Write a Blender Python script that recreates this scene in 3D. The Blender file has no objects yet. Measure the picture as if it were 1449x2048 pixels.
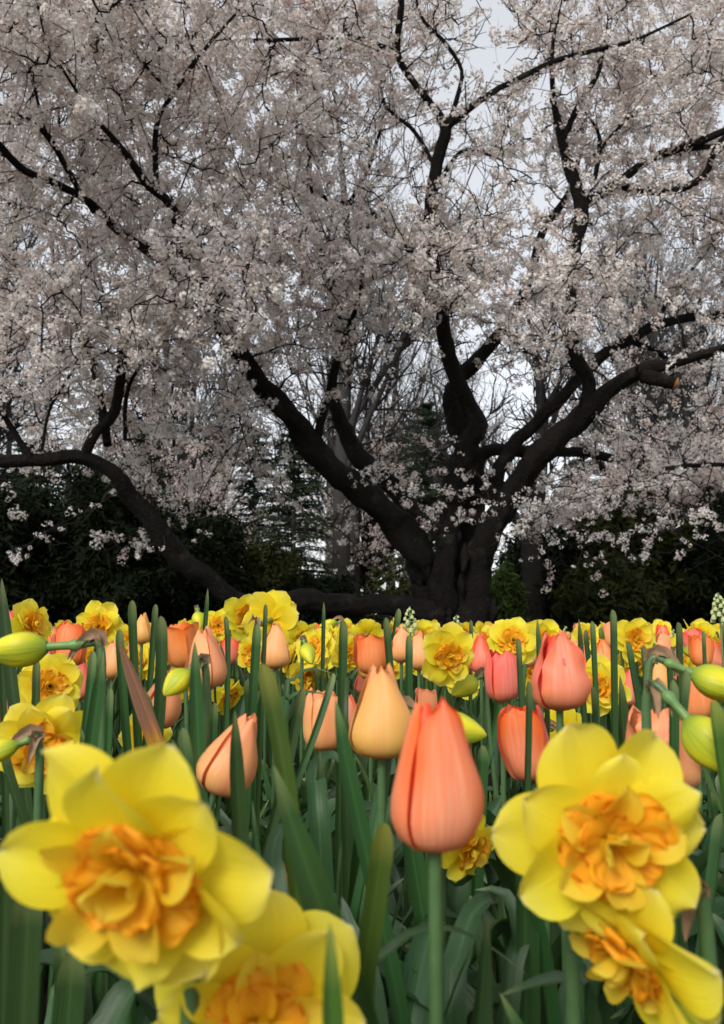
import bpy, math, random
import numpy as np
from mathutils import Vector, Matrix, Quaternion

# ---------------------------------------------------------------- camera, sky, sun, exposure
SC = bpy.context.scene
COL = SC.collection
F, CX, CY, YH, CAMH = 1600.0, 724.5, 1024.0, 1240.0, 0.45      # photo focal length (px), centre, horizon row, eye height
PITCH = math.atan((YH - CY) / F)
cam_d = bpy.data.cameras.new("camera")
cam = bpy.data.objects.new("camera", cam_d); COL.objects.link(cam)
cam.location = (0, 0, CAMH); cam.rotation_euler = (math.pi / 2 + PITCH, 0, 0)
cam_d.sensor_fit = 'VERTICAL'; cam_d.sensor_height = 36.0; cam_d.sensor_width = 36.0 * 1449 / 2048
cam_d.lens = F / 2048 * 36.0
cam_d.clip_start = 0.01; cam_d.clip_end = 600
cam_d.dof.use_dof = True; cam_d.dof.focus_distance = 1.3; cam_d.dof.aperture_fstop = 11.5
SC.camera = cam

SUN_EL, SUN_AZ = math.radians(37), math.radians(205)             # azimuth clockwise from +Y: behind the camera, a little left
W = bpy.data.worlds.new("World"); SC.world = W; W.use_nodes = True
nt = W.node_tree; nt.nodes.clear()
sky = nt.nodes.new("ShaderNodeTexSky"); sky.sky_type = 'NISHITA'; sky.sun_disc = False
sky.sun_elevation = SUN_EL; sky.sun_rotation = SUN_AZ
sky.air_density = 1.0; sky.dust_density = 1.0; sky.ozone_density = 1.0
hs = nt.nodes.new("ShaderNodeHueSaturation"); hs.inputs['Saturation'].default_value = 0.28
bg = nt.nodes.new("ShaderNodeBackground"); bg.inputs[1].default_value = 0.13
wo = nt.nodes.new("ShaderNodeOutputWorld")
ov = nt.nodes.new("ShaderNodeMix"); ov.data_type = 'RGBA'; ov.inputs[0].default_value = 0.65; ov.inputs[7].default_value = (2.6, 2.66, 2.78, 1)   # an even overcast layer over the sky
nt.links.new(sky.outputs[0], hs.inputs['Color']); nt.links.new(hs.outputs[0], ov.inputs[6]); nt.links.new(ov.outputs[2], bg.inputs[0]); nt.links.new(bg.outputs[0], wo.inputs[0])
sun_d = bpy.data.lights.new("sun", 'SUN'); sun_d.energy = 1.5; sun_d.angle = math.radians(25); sun_d.color = (1.0, 0.96, 0.90)
sun = bpy.data.objects.new("sun", sun_d); COL.objects.link(sun)
sdir = Vector((math.sin(SUN_AZ) * math.cos(SUN_EL), math.cos(SUN_AZ) * math.cos(SUN_EL), math.sin(SUN_EL)))
sun.rotation_euler = (-sdir).to_track_quat('-Z', 'Y').to_euler(); sun.location = sdir * 30
SC.view_settings.view_transform = 'Standard'; SC.view_settings.look = 'None'
SC.view_settings.exposure = 1.18; SC.view_settings.gamma = 1.0; SC.view_settings.use_curve_mapping = False
cy = SC.cycles
cy.max_bounces = 7; cy.diffuse_bounces = 3; cy.glossy_bounces = 2; cy.transmission_bounces = 4; cy.transparent_max_bounces = 6

RIGHT = np.array((1., 0, 0)); FWD = np.array((0, math.cos(PITCH), math.sin(PITCH))); UP = np.array((0, -math.sin(PITCH), math.cos(PITCH)))
CAMP = np.array((0, 0, CAMH))
def at(px, py, d):
    """the place in the garden seen at that pixel of the photograph, d metres away along the view axis"""
    return CAMP + d * (FWD + RIGHT * (px - CX) / F + UP * (CY - py) / F)
def proj(P):
    P = np.atleast_2d(P) - CAMP
    z = P @ FWD
    return CX + F * (P @ RIGHT) / z, CY - F * (P @ UP) / z, z

rng = np.random.default_rng(7); rnd = random.Random(7)
nrm = lambda v: np.asarray(v, float) / max(1e-9, np.linalg.norm(v))

# ---------------------------------------------------------------- mesh helpers
class MB:
    """collects quads of one mesh, each vertex with a 'puv' vector (along, across, extra)"""
    def __init__(s): s.V = []; s.Fc = []; s.A = []; s.n = 0
    def add(s, V, Fq, A=None):
        V = np.asarray(V, float).reshape(-1, 3); Fq = np.asarray(Fq, int).reshape(-1, 4)
        s.V.append(V); s.Fc.append(Fq + s.n); s.n += len(V)
        s.A.append(np.zeros((len(V), 3)) if A is None else np.asarray(A, float).reshape(-1, 3))
    def grid(s, P, A, closed=False):
        nu, nv = P.shape[:2]
        i = np.arange(nu * nv).reshape(nu, nv)
        if closed: j = np.roll(i, -1, 1)
        else: i, j = i[:, :-1], i[:, 1:]
        s.add(P, np.stack([i[:-1], j[:-1], j[1:], i[1:]], -1), A)
    def mesh(s, name, mat, smooth=True):
        V = np.concatenate(s.V); Fq = np.concatenate(s.Fc); A = np.concatenate(s.A)
        me = bpy.data.meshes.new(name)
        me.vertices.add(len(V)); me.vertices.foreach_set("co", V.astype(np.float32).ravel())
        me.loops.add(Fq.size); me.loops.foreach_set("vertex_index", Fq.astype(np.int32).ravel())
        me.polygons.add(len(Fq)); me.polygons.foreach_set("loop_start", np.arange(0, Fq.size, 4, dtype=np.int32))
        me.polygons.foreach_set("loop_total", np.full(len(Fq), 4, np.int32))
        at_ = me.attributes.new("puv", 'FLOAT_VECTOR', 'POINT'); at_.data.foreach_set("vector", A.astype(np.float32).ravel())
        me.polygons.foreach_set("use_smooth", np.full(len(Fq), smooth, bool))
        me.materials.append(mat)
        me.update(calc_edges=True)
        return me
    def build(s, name, mat, parent=None, smooth=True):
        return link(name, s.mesh(name, mat, smooth), parent)
def link(name, data, parent=None, M=None):
    o = bpy.data.objects.new(name, data); COL.objects.link(o)
    if parent is not None: o.parent = parent
    if M is not None: o.matrix_basis = M
    return o
def thing(name, loc, label, cat, group=None):
    o = bpy.data.objects.new(name, None); COL.objects.link(o)
    o.empty_display_size = 0.05
    o.location = loc; o['label'] = label; o['category'] = cat
    if group: o['group'] = group
    return o
def catmull(P, step):
    """resample rows (x,y,z,r) smoothly, about one row per step metres"""
    P = np.asarray(P, float)
    Q = np.vstack([2 * P[0] - P[1], P, 2 * P[-1] - P[-2]]); out = []
    for i in range(1, len(Q) - 2):
        n = max(2, int(np.linalg.norm(Q[i + 1, :3] - Q[i, :3]) / step))
        for t in np.arange(n) / n:
            a, b, c, d = Q[i - 1:i + 3]
            out.append(.5 * ((2 * b) + (c - a) * t + (2 * a - 5 * b + 4 * c - d) * t * t + (3 * b - a - 3 * c + d) * t ** 3))
    out.append(P[-1]); out = np.array(out); out[:, 3] = np.maximum(out[:, 3], P[:, 3].min() * .7)
    return out
def tube(mb, P, R, n=8, rough=0.0, cap=True, seed=0):
    P = np.asarray(P, float); R = np.broadcast_to(np.asarray(R, float), (len(P),)).copy()
    T = np.gradient(P, axis=0); T /= np.maximum(1e-9, np.linalg.norm(T, axis=1))[:, None]
    a = np.array((0., 0, 1)) if abs(T[0, 2]) < .9 else np.array((1., 0, 0))
    N = np.cross(T[0], a); N /= np.linalg.norm(N)
    Ns = []
    for t in T:
        N = N - t * (N @ t); N = N / max(1e-9, np.linalg.norm(N)); Ns.append(N)
    Ns = np.array(Ns); B = np.cross(T, Ns)
    if cap:
        P = np.vstack([P, P[-1:] + T[-1] * R[-1] * .5]); R = np.append(R, R[-1] * .05)
        Ns = np.vstack([Ns, Ns[-1:]]); B = np.vstack([B, B[-1:]])
    th = np.arange(n) / n * 2 * math.pi
    Rr = R[:, None] * np.ones((1, n))
    if rough:
        k = np.arange(len(P))[:, None]
        g = np.random.default_rng(abs(int(seed)) + 11)
        for _ in range(8):
            m, f, ph, am = g.integers(1, 5 if n < 12 else 9), g.uniform(.1, 1.1), g.uniform(0, 6.3), g.uniform(.4, 1)
            Rr = Rr * (1 + rough * am * np.sin(m * th[None] + f * k + ph))
    X = P[:, None] + Rr[..., None] * (np.cos(th)[None, :, None] * Ns[:, None] + np.sin(th)[None, :, None] * B[:, None])
    A = np.zeros(X.shape); A[..., 0] = np.linspace(0, 1, len(P))[:, None]; A[..., 1] = np.sin(th)[None]
    mb.grid(X, A, closed=True)
def bez(P, n):
    P = np.asarray(P, float); t = np.linspace(0, 1, n)[:, None]
    if len(P) == 3: return (1 - t) ** 2 * P[0] + 2 * t * (1 - t) * P[1] + t * t * P[2]
    return (1 - t) ** 3 * P[0] + 3 * t * (1 - t) ** 2 * P[1] + 3 * t * t * (1 - t) * P[2] + t ** 3 * P[3]

# ---------------------------------------------------------------- materials
class NT:
    def __init__(s, name):
        s.m = bpy.data.materials.new(name); s.m.use_nodes = True; s.t = s.m.node_tree; s.t.nodes.clear()
        s.out = s.n("ShaderNodeOutputMaterial")
    def n(s, k, **kw):
        x = s.t.nodes.new(k)
        for a, b in kw.items(): setattr(x, a, b)
        return x
    def l(s, a, b): s.t.links.new(a, b)
    def math(s, op, a, b=None, c=None, clamp=False):
        x = s.n("ShaderNodeMath", operation=op, use_clamp=clamp)
        for i, v in enumerate((a, b, c)):
            if v is None: continue
            if isinstance(v, (int, float)): x.inputs[i].default_value = v
            else: s.l(v, x.inputs[i])
        return x.outputs[0]
    def ramp(s, fac, stops):
        x = s.n("ShaderNodeValToRGB"); e = x.color_ramp.elements
        while len(e) < len(stops): e.new(0.5)
        for i, (p, c) in enumerate(stops): e[i].position = p; e[i].color = (*c, 1) if len(c) == 3 else c
        s.l(fac, x.inputs[0]); return x.outputs[0]
    def mix(s, f, a, b, mode='MIX'):
        x = s.n("ShaderNodeMix", data_type='RGBA', blend_type=mode)
        for i, v in ((0, f), (6, a), (7, b)):
            if isinstance(v, (int, float)): x.inputs[i].default_value = v
            elif isinstance(v, tuple): x.inputs[i].default_value = (*v, 1)
            else: s.l(v, x.inputs[i])
        return x.outputs[2]
    def puv(s):
        a = s.n("ShaderNodeAttribute", attribute_name="puv"); p = s.n("ShaderNodeSeparateXYZ"); s.l(a.outputs['Vector'], p.inputs[0])
        return a.outputs['Vector'], p.outputs[0], p.outputs[1], p.outputs[2]
    def noise(s, vec, scale, detail=3, sc=None, rough=.55):
        if sc:
            m = s.n("ShaderNodeMapping"); m.inputs['Scale'].default_value = sc; s.l(vec, m.inputs[0]); vec = m.outputs[0]
        x = s.n("ShaderNodeTexNoise"); x.inputs['Scale'].default_value = scale; x.inputs['Detail'].default_value = detail; x.inputs['Roughness'].default_value = rough
        s.l(vec, x.inputs['Vector']); return x.outputs['Fac']
    def rand(s): return s.n("ShaderNodeObjectInfo").outputs['Random']
    def hsv(s, col, h=None, sat=1.0, v=None):
        x = s.n("ShaderNodeHueSaturation"); x.inputs['Saturation'].default_value = sat; s.l(col, x.inputs['Color'])
        if h is not None: s.l(h, x.inputs['Hue'])
        if v is not None: s.l(v, x.inputs['Value'])
        return x.outputs[0]
    def leafy(s, col, rough=.5, trans=.3, bump=None, bs=.2, spec=.4, tcol=None, bd=.002):
        """thin living tissue: glossy diffuse front with light coming through"""
        p = s.n("ShaderNodeBsdfPrincipled"); s.l(col, p.inputs['Base Color']); p.inputs['Roughness'].default_value = rough
        p.inputs['Specular IOR Level'].default_value = spec
        if bump is not None:
            b = s.n("ShaderNodeBump"); b.inputs['Strength'].default_value = bs; b.inputs['Distance'].default_value = bd; s.l(bump, b.inputs['Height']); s.l(b.outputs[0], p.inputs['Normal'])
        if trans:
            t = s.n("ShaderNodeBsdfTranslucent"); s.l(tcol if tcol is not None else col, t.inputs[0])
            m = s.n("ShaderNodeMixShader"); m.inputs[0].default_value = trans
            s.l(p.outputs[0], m.inputs[1]); s.l(t.outputs[0], m.inputs[2]); s.l(m.outputs[0], s.out.inputs[0])
        else: s.l(p.outputs[0], s.out.inputs[0])
        return s.m
def geo_pos(n): return n.n("ShaderNodeNewGeometry").outputs['Position']
def obj_pos(n): return n.n("ShaderNodeTexCoord").outputs['Object']

def mat_daff():
    n = NT("daffodil_petal"); vec, t, s, z = n.puv()
    c = n.ramp(t, [(0, (.88, .62, .010)), (.35, (.88, .74, .022)), (.75, (.86, .77, .05)), (1, (.84, .79, .13))])
    st = n.noise(vec, 1.0, 4, sc=(1.4, 9, 3))
    c = n.mix(n.math('MULTIPLY', st, .35), c, (.86, .52, .008))
    tip = n.math('MULTIPLY', n.math('SUBTRACT', t, .965, clamp=True), 22, clamp=True)
    c = n.mix(tip, c, (.75, .70, .40))
    h = n.math('MULTIPLY_ADD', n.rand(), .014, .493); c = n.hsv(c, h)
    return n.leafy(c, .6, .46, n.noise(vec, 1.0, 4, sc=(2.0, 18, 3)), .35, .2, bd=.002)
def mat_corona():
    n = NT("daffodil_corona"); vec, t, s, z = n.puv()
    c = n.ramp(t, [(0, (.95, .68, .03)), (.45, (.98, .60, .03)), (1, (.98, .46, .022))])
    y = n.ramp(t, [(0, (.92, .56, .015)), (.4, (.90, .66, .025)), (1, (.85, .73, .08))])
    c = n.mix(z, c, y)
    c = n.mix(n.math('MULTIPLY', n.noise(vec, 1.0, 3, sc=(2, 8, 3)), .4), c, (.88, .40, .006))
    return n.leafy(c, .5, .5, n.noise(vec, 1.0, 3, sc=(2.5, 16, 3)), .3, .25)
def mat_tulip(name, base, mid, top, edge, flame, edge_amt=.7):
    n = NT(name); vec, t, s, z = n.puv()
    c = n.ramp(t, [(0, base), (.14, tuple(.6 * a + .4 * b for a, b in zip(base, mid))), (.45, mid), (.85, top), (1, edge)])
    a = n.math('ABSOLUTE', s)
    fl = n.math('MULTIPLY', n.math('SUBTRACT', 1.0, n.math('MULTIPLY', a, 1.3), clamp=True), n.math('MULTIPLY_ADD', n.noise(vec, 1.0, 5, sc=(1.3, 5, 5)), 3.2, -.9, clamp=True))
    c = n.mix(n.math('MULTIPLY', fl, .8, clamp=True), c, flame)
    e = n.math('MULTIPLY', n.math('SUBTRACT', a, .45, clamp=True), 1.9, clamp=True)
    c = n.mix(n.math('MULTIPLY', n.math('MULTIPLY', e, t), edge_amt, clamp=True), c, edge)
    c = n.mix(n.math('MULTIPLY_ADD', n.noise(vec, 1.0, 5, sc=(2.2, 9, 5)), 1.6, -.55, clamp=True), c, top)
    vn = n.noise(vec, 1.0, 5, sc=(1.1, 17, 5), rough=.7)
    c = n.mix(n.math('MULTIPLY_ADD', vn, 1.5, -.5, clamp=True), c, edge)
    c = n.mix(n.math('MULTIPLY', z, .75), c, edge)               # inner petals are the redder ones
    c = n.hsv(c, n.math('MULTIPLY_ADD', n.rand(), .016, .492))
    return n.leafy(c, .42, .30, n.math('MULTIPLY_ADD', vn, .5, n.noise(vec, 1.0, 4, sc=(1.6, 22, 5))), .22, .35)
def mat_leaf(name, c0, c1, rough=.42, tip=None, trans=.12):
    n = NT(name); vec, t, s, z = n.puv()
    v = n.noise(vec, 1.0, 3, sc=(1.0, 12, 7)); c = n.mix(v, c0, c1)
    c = n.mix(n.math('MULTIPLY', n.math('SUBTRACT', .5, t, clamp=True), .8), c, (.10, .16, .05))
    mid = n.math('MULTIPLY', n.math('SUBTRACT', .16, n.math('ABSOLUTE', s), clamp=True), 3.0, clamp=True); c = n.mix(mid, c, tuple(x * 1.5 for x in c1))  # lighter midline: highlight of the blade's fold put into the colour
    big = n.noise(geo_pos(n), 14, 3); c = n.mix(n.math('MULTIPLY', big, .35), c, tuple(x * .55 for x in c0))
    if tip: c = n.mix(n.math('MULTIPLY', n.math('SUBTRACT', t, .93, clamp=True), 10, clamp=True), c, tip)
    c = n.hsv(c, n.math('MULTIPLY_ADD', n.rand(), .04, .48), 1.0, n.math('MULTIPLY_ADD', n.rand(), .5, .75))
    b = n.n("ShaderNodeTexWave"); b.wave_profile = 'SIN'
    stripes = n.math('SINE', n.math('MULTIPLY', s, 24))
    return n.leafy(c, rough, trans, n.math('MULTIPLY_ADD', stripes, .12, n.noise(vec, 1.0, 3, sc=(4, 10, 7))), .25, .32, tcol=n.mix(.5, c, (.10, .22, .02)))
def mat_simple(name, c0, c1, rough=.6, trans=.0, scale=60, spec=.3, bs=.3):
    n = NT(name); p = obj_pos(n); v = n.noise(p, scale, 4)
    return n.leafy(n.mix(v, c0, c1), rough, trans, v, bs, spec)
def mat_bud():
    n = NT("daffodil_bud"); vec, t, s, z = n.puv()
    c = n.ramp(t, [(0, (.14, .25, .03)), (.16, (.48, .48, .02)), (.5, (.76, .66, .02)), (1, (.74, .68, .04))])
    g = n.noise(vec, 1.0, 3, sc=(1, 5, 3)); c = n.mix(n.math('MULTIPLY', n.math('MULTIPLY', g, z), 1.5, clamp=True), c, (.26, .38, .03))
    return n.leafy(c, .45, .2, g, .3, .35)
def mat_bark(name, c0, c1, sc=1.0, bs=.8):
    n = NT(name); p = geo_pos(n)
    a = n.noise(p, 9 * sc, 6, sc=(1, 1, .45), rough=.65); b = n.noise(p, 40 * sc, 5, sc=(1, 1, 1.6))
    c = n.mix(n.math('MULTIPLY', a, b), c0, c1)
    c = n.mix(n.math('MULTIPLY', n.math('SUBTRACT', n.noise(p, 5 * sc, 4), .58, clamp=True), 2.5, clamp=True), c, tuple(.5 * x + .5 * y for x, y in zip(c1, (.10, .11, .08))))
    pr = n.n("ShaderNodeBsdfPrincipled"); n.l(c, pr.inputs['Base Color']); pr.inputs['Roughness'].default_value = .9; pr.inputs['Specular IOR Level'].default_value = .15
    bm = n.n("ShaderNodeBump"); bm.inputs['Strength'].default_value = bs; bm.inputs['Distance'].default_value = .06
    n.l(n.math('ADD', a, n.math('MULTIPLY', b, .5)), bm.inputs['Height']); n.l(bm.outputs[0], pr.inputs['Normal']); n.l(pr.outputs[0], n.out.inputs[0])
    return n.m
def mat_blossom(name, white, pink, deep):
    n = NT(name); vec, t, s, z = n.puv()
    c = n.mix(t, white, pink)                                     # each cluster its own tint; deeper pink at the flower's eye
    c = n.mix(n.math('MULTIPLY', s, .75), c, deep)
    return n.leafy(c, .8, .38, spec=.1)
def mat_foliage(name, c0, c1, c2, trans=.12):
    n = NT(name); vec, t, s, z = n.puv()
    c = n.ramp(t, [(0, c0), (.6, c1), (1, c2)])
    return n.leafy(c, .65, trans, spec=.08)

M_DAFF, M_COR, M_BUD = mat_daff(), mat_corona(), mat_bud()
M_TUL = {
 'flame':  mat_tulip("tulip_flame_orange", (.80, .54, .34), (.86, .40, .24), (.90, .21, .06), (.90, .08, .010), (.86, .47, .34), .9),
 'peach':  mat_tulip("tulip_peach", (.78, .58, .15), (.85, .50, .19), (.87, .44, .20), (.88, .32, .13), (.88, .30, .12), .5),
 'cream':  mat_tulip("tulip_apricot_yellow", (.72, .56, .10), (.76, .48, .10), (.80, .42, .11), (.84, .32, .12), (.76, .46, .15), .5),
 'coral':  mat_tulip("tulip_coral", (.66, .50, .16), (.80, .34, .23), (.85, .21, .12), (.88, .11, .05), (.82, .46, .34), .8),
 'orange': mat_tulip("tulip_orange", (.76, .54, .12), (.87, .40, .14), (.88, .28, .08), (.90, .14, .02), (.87, .50, .24), .8),
}
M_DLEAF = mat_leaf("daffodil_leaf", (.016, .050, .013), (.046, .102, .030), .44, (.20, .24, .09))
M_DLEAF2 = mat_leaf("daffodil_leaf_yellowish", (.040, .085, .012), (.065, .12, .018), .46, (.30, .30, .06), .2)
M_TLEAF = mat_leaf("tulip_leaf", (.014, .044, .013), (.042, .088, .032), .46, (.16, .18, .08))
M_STEM = mat_simple("flower_stem", (.045, .10, .035), (.075, .14, .05), .45, 0, 80, .4)
M_NECK = mat_simple("flower_neck", (.07, .17, .06), (.16, .26, .05), .45, 0, 60, .4)
M_SPATHE = mat_simple("papery_spathe", (.22, .12, .065), (.44, .30, .19), .75, .3, 160, .1, .6)
M_FRIT = mat_simple("fritillary_bell", (.42, .50, .20), (.56, .60, .32), .5, .3, 90)
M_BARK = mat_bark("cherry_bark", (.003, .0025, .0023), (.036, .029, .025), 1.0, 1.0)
M_CUT = mat_simple("sawn_wood", (.22, .09, .035), (.32, .14, .06), .8, 0, 40)
M_TWIG = mat_bark("twig_bark", (.012, .009, .009), (.035, .026, .024), 3, .3)
M_BLOS = mat_blossom("cherry_blossom", (.93, .92, .89), (.64, .54, .51), (.56, .43, .37))
M_BLOS2 = mat_blossom("far_cherry_blossom", (.74, .68, .63), (.72, .62, .59), (.50, .34, .29))
M_GREY = mat_bark("grey_bark", (.022, .021, .020), (.085, .080, .076), .6, .6)
M_SOIL = mat_simple("garden_soil", (.012, .008, .006), (.04, .028, .02), .95, 0, 25, .1, 1.0)

# ---------------------------------------------------------------- ground
def ground_sheet():
    n = NT("ground"); p = geo_pos(n)
    v = n.noise(p, 2.5, 6); w = n.noise(p, 30, 5)
    c = n.mix(v, (.020, .016, .010), (.030, .045, .015)); c = n.mix(n.math('MULTIPLY', w, .5), c, (.05, .035, .02))
    m = n.leafy(c, .95, 0, w, .8, .1, bd=.02)
    mb = MB(); g = np.linspace(-150, 150, 41)
    X, Y = np.meshgrid(g, np.linspace(-60, 240, 41), indexing='ij')
    mb.grid(np.stack([X, Y, np.zeros_like(X)], -1), np.zeros(X.shape + (3,)))
    o = mb.build("ground", m); o['kind'] = 'structure'
    mb = MB(); X, Y = np.meshgrid(np.linspace(-4.5, 4.5, 121), np.linspace(-.6, 5.0, 101), indexing='ij')
    Z = .010 + .012 * (np.sin(X * 17 + 2 * np.sin(Y * 11)) * np.sin(Y * 19 + np.sin(X * 7))) * .5 + rng.normal(0, .003, X.shape)
    Z = np.clip(Z, .004, None)
    mb.grid(np.stack([X, Y, Z], -1), np.zeros(X.shape + (3,)))
    o = mb.build("flower_bed_soil", M_SOIL); o['kind'] = 'structure'
ground_sheet()

# ---------------------------------------------------------------- flower parts (local frame: +Z is where the bloom faces)
def sheet(L, Wd, phi, tilt, cup=.5, te=.55, r0=.002, z0=0., wave=0., frill=0., nf=5, pw=.66, tipp=2.0, nt=11, ns=7, seed=0, twist=0., extra=0., notch=0.):
    g = np.random.default_rng(abs(int(seed)))
    t = np.linspace(0, 1, nt); s = np.linspace(-1, 1, ns)
    th = tilt[0] + (tilt[1] - tilt[0]) * t ** 1.2
    dr = np.cos(th) * L / (nt - 1); dz = np.sin(th) * L / (nt - 1)
    r = r0 + np.concatenate([[0], np.cumsum(dr[:-1])]); z = z0 + np.concatenate([[0], np.cumsum(dz[:-1])])
    w = Wd * np.clip(t + .03, 0, 1) ** pw * np.clip(1 - (t * .995) ** tipp, 0, 1) ** te; w = w / w.max() * Wd
    rad = np.array((math.cos(phi), math.sin(phi), 0)); tan = np.array((-math.sin(phi), math.cos(phi), 0)); Z = np.array((0, 0, 1.))
    nor = -np.sin(th)[:, None] * rad + np.cos(th)[:, None] * Z
    T, S = np.meshgrid(t, s, indexing='ij')
    off = cup * w[:, None] * S ** 2 * T
    ph = g.uniform(0, 6.3, 4)
    off = off + wave * L * (np.sin(T * 4 + S * 2.2 + ph[0]) * np.abs(S) + .6 * np.sin(S * 3.1 + ph[1]) * T) - .04 * L * (1 - np.abs(S)) ** 3 * np.sin(T * 3.1)
    off = off + frill * L * T ** 1.6 * np.sin(nf * S * 2.2 + ph[2]) * (.6 + .4 * np.sin(S * 5 + ph[3]))
    lat = w[:, None] * S + twist * L * T * T
    lon = -notch * L * T ** 3 * (.5 + .5 * np.sin(nf * S * 3.1 + ph[1]))
    P = (r[:, None] + lon)[..., None] * rad + lat[..., None] * tan + z[:, None, None] * Z + off[..., None] * nor[:, None, :]
    A = np.stack([T, S + 0 * T, np.full(T.shape, extra)], -1)
    return P, A
D2R = math.pi / 180
def daffodil_sheets(seed, hi=False, loose=0.0):
    """double daffodil: [(part name, P, A)] for a bloom 90 mm across"""
    g = np.random.default_rng(abs(int(seed))); q = (15, 9) if hi else (9, 5); out = []
    u = g.uniform
    for k in range(6):
        out.append(('petal',) + sheet(.045 * u(.90, 1.06), .0186 * u(.90, 1.1), (k * 60 + u(-7, 7)) * D2R, (u(-4, 12) * D2R, u(-32, 2) * D2R), u(-.35, .55), wave=.055, twist=u(-.16, .16), tipp=1.7, te=.62, nt=q[0], ns=q[1], seed=seed * 50 + k))
    for k in range(6):
        out.append(('petal',) + sheet(.039 * u(.88, 1.1), .0150 * u(.9, 1.1), (30 + k * 60 + u(-9, 9)) * D2R, (u(14, 26) * D2R, u(-14, 14) * D2R), u(-.1, .7), z0=.002, wave=.06, tipp=1.7, te=.62, twist=u(-.14, .14), nt=q[0], ns=q[1], seed=seed * 50 + 10 + k))
    for k in range(5):
        out.append(('corona',) + sheet(.027 * u(.85, 1.15), .0085 * u(.85, 1.15), (k * 72 + u(-15, 15)) * D2R, (u(26, 42) * D2R, u(-15, 25) * D2R), u(.4, 1.1), z0=.004, wave=.07, twist=u(-.2, .2), nt=q[0] - 2, ns=q[1] - 2, seed=seed * 50 + 20 + k, extra=1.))
    for k in range(9):
        out.append(('corona',) + sheet(.0240 * u(.75, 1.12), .0110 * u(.85, 1.2), (k * 40 + u(-12, 12)) * D2R, (u(28, 48) * D2R, u(-32, 22 - 30 * loose) * D2R), u(-.2, .6), z0=.004, wave=.05, frill=.085, nf=4, tipp=7, notch=.10, nt=q[0] - 2, ns=q[1] * 2 - 1, seed=seed * 50 + 30 + k))
    for k in range(6):
        out.append(('corona',) + sheet(.0165 * u(.8, 1.2), .0090 * u(.85, 1.2), (k * 60 + 15 + u(-14, 14)) * D2R, (u(44, 66) * D2R, u(-25, 40) * D2R), u(0, .7), z0=.005, wave=.06, frill=.10, nf=4, tipp=7, notch=.10, nt=q[0] - 3, ns=q[1] * 2 - 1, seed=seed * 50 + 50 + k))
    for k in range(4):
        out.append(('corona',) + sheet(.017 * u(.8, 1.2), .0055 * u(.85, 1.2), (k * 60 + 40 + u(-20, 20)) * D2R, (u(66, 88) * D2R, u(40, 95) * D2R), u(.5, 1.4), z0=.006, wave=.08, nt=q[0] - 3, ns=q[1] - 2, seed=seed * 50 + 70 + k, extra=1.))
    return out
def sheets_mesh(sh, name, mat):
    mb = MB()
    for s in sh: mb.grid(s[-2], s[-1])
    return mb.mesh(name, mat)
SMI = lambda x, xp, fp: np.interp(x, xp, fp)
def tulip_sheets(seed, kind='egg', hi=False, ruffle=0., flare=0.):
    """[(petal P, A)] for a bloom 65 mm tall standing on the origin"""
    g = np.random.default_rng(abs(int(seed))); u = g.uniform; nt_, ns_ = (18, 13) if hi else (10, 7); out = []
    prof = {'egg': ([0, .05, .15, .3, .45, .6, .75, .88, 1], [.12, .54, .86, 1.0, .95, .80, .60, .39, .17]),
            'pear': ([0, .05, .15, .3, .45, .6, .75, .88, 1], [.15, .60, .92, 1.04, .98, .84, .65, .48, .28]),
            'barrel': ([0, .05, .15, .3, .45, .6, .75, .88, 1], [.12, .55, .84, .98, 1.0, .98, .92, .80, .58]),
            'cup': ([0, .05, .15, .3, .45, .6, .75, .88, 1], [.12, .50, .78, .95, 1.02, 1.03, 1.02, 1.02, .98])}[kind]
    xs = np.linspace(0, 1, 60); ys = SMI(xs, *prof)
    for _ in range(3): ys[1:-1] = .25 * ys[:-2] + .5 * ys[1:-1] + .25 * ys[2:]
    t = 1 - (1 - np.linspace(0, 1, nt_)) ** 1.25; s = np.linspace(-1, 1, ns_); T, S = np.meshgrid(t, s, indexing='ij')
    for ring in (0, 1):
        for k in range(3):
            phi = math.radians(k * 120 + ring * 60 + u(-8, 8) + 90)
            H = .065 * u(.95, 1.03) * (1.0 if ring == 0 else .98)
            A0 = math.radians(u(54, 66)); opn = u(-.0006, .0012) if ring == 0 else 0
            a = A0 * np.clip(1 - np.clip((t - .80) / .205, 0, 1) ** 2.0, 0, 1) ** .5
            r = .0215 * SMI(t, xs, ys) * (1.0 if ring == 0 else (.79 if ruffle else .85)) * u(.98, 1.02)
            fl = flare * u(0, 1) * .012 * T ** 2.5
            rr = r[:, None] * (1 + .035 * S ** 2 * (1 - ring) + .085 * S * T ** .5 - .05 * (1 - np.abs(S)) ** 4 * T) + fl + opn * T + .0022 * (1 - ring) * np.clip(S - .45, 0, 1) ** 1.5 * T ** .7 + .0008 * np.sin(S * 3.3 + k) * T
            p = g.uniform(0, 6.3, 3)
            rr = rr + ruffle * .003 * T * np.abs(S) ** 1.5 * np.sin(T * 15 + p[0] + 2 * S) + .0011 * np.sin(T * 5 + S * 3 + p[1]) * T - .0010 * (1 - np.abs(S)) ** 3 * np.sin(T * 3.1) + .0007 * np.sin(T * 11 + S * 2 + p[2]) * np.abs(S)
            ang = phi + S * a[:, None] + u(-.12, .12) * T ** 2
            z = H * (T ** 1.12) - .0018 * S ** 2 * T ** 3 + .0010 * (1 - np.abs(S)) ** 3 * T ** 8 + ruffle * .0015 * np.sin(S * 9 + p[2]) * T ** 2
            out.append((np.stack([rr * np.cos(ang), rr * np.sin(ang), z], -1), np.stack([T, S, np.full(T.shape, u(.6, 1) if ring else (0., .9, .1)[k] if seed == 501 else u(0, .45) ** 1.5)], -1)))
    return out
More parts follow.
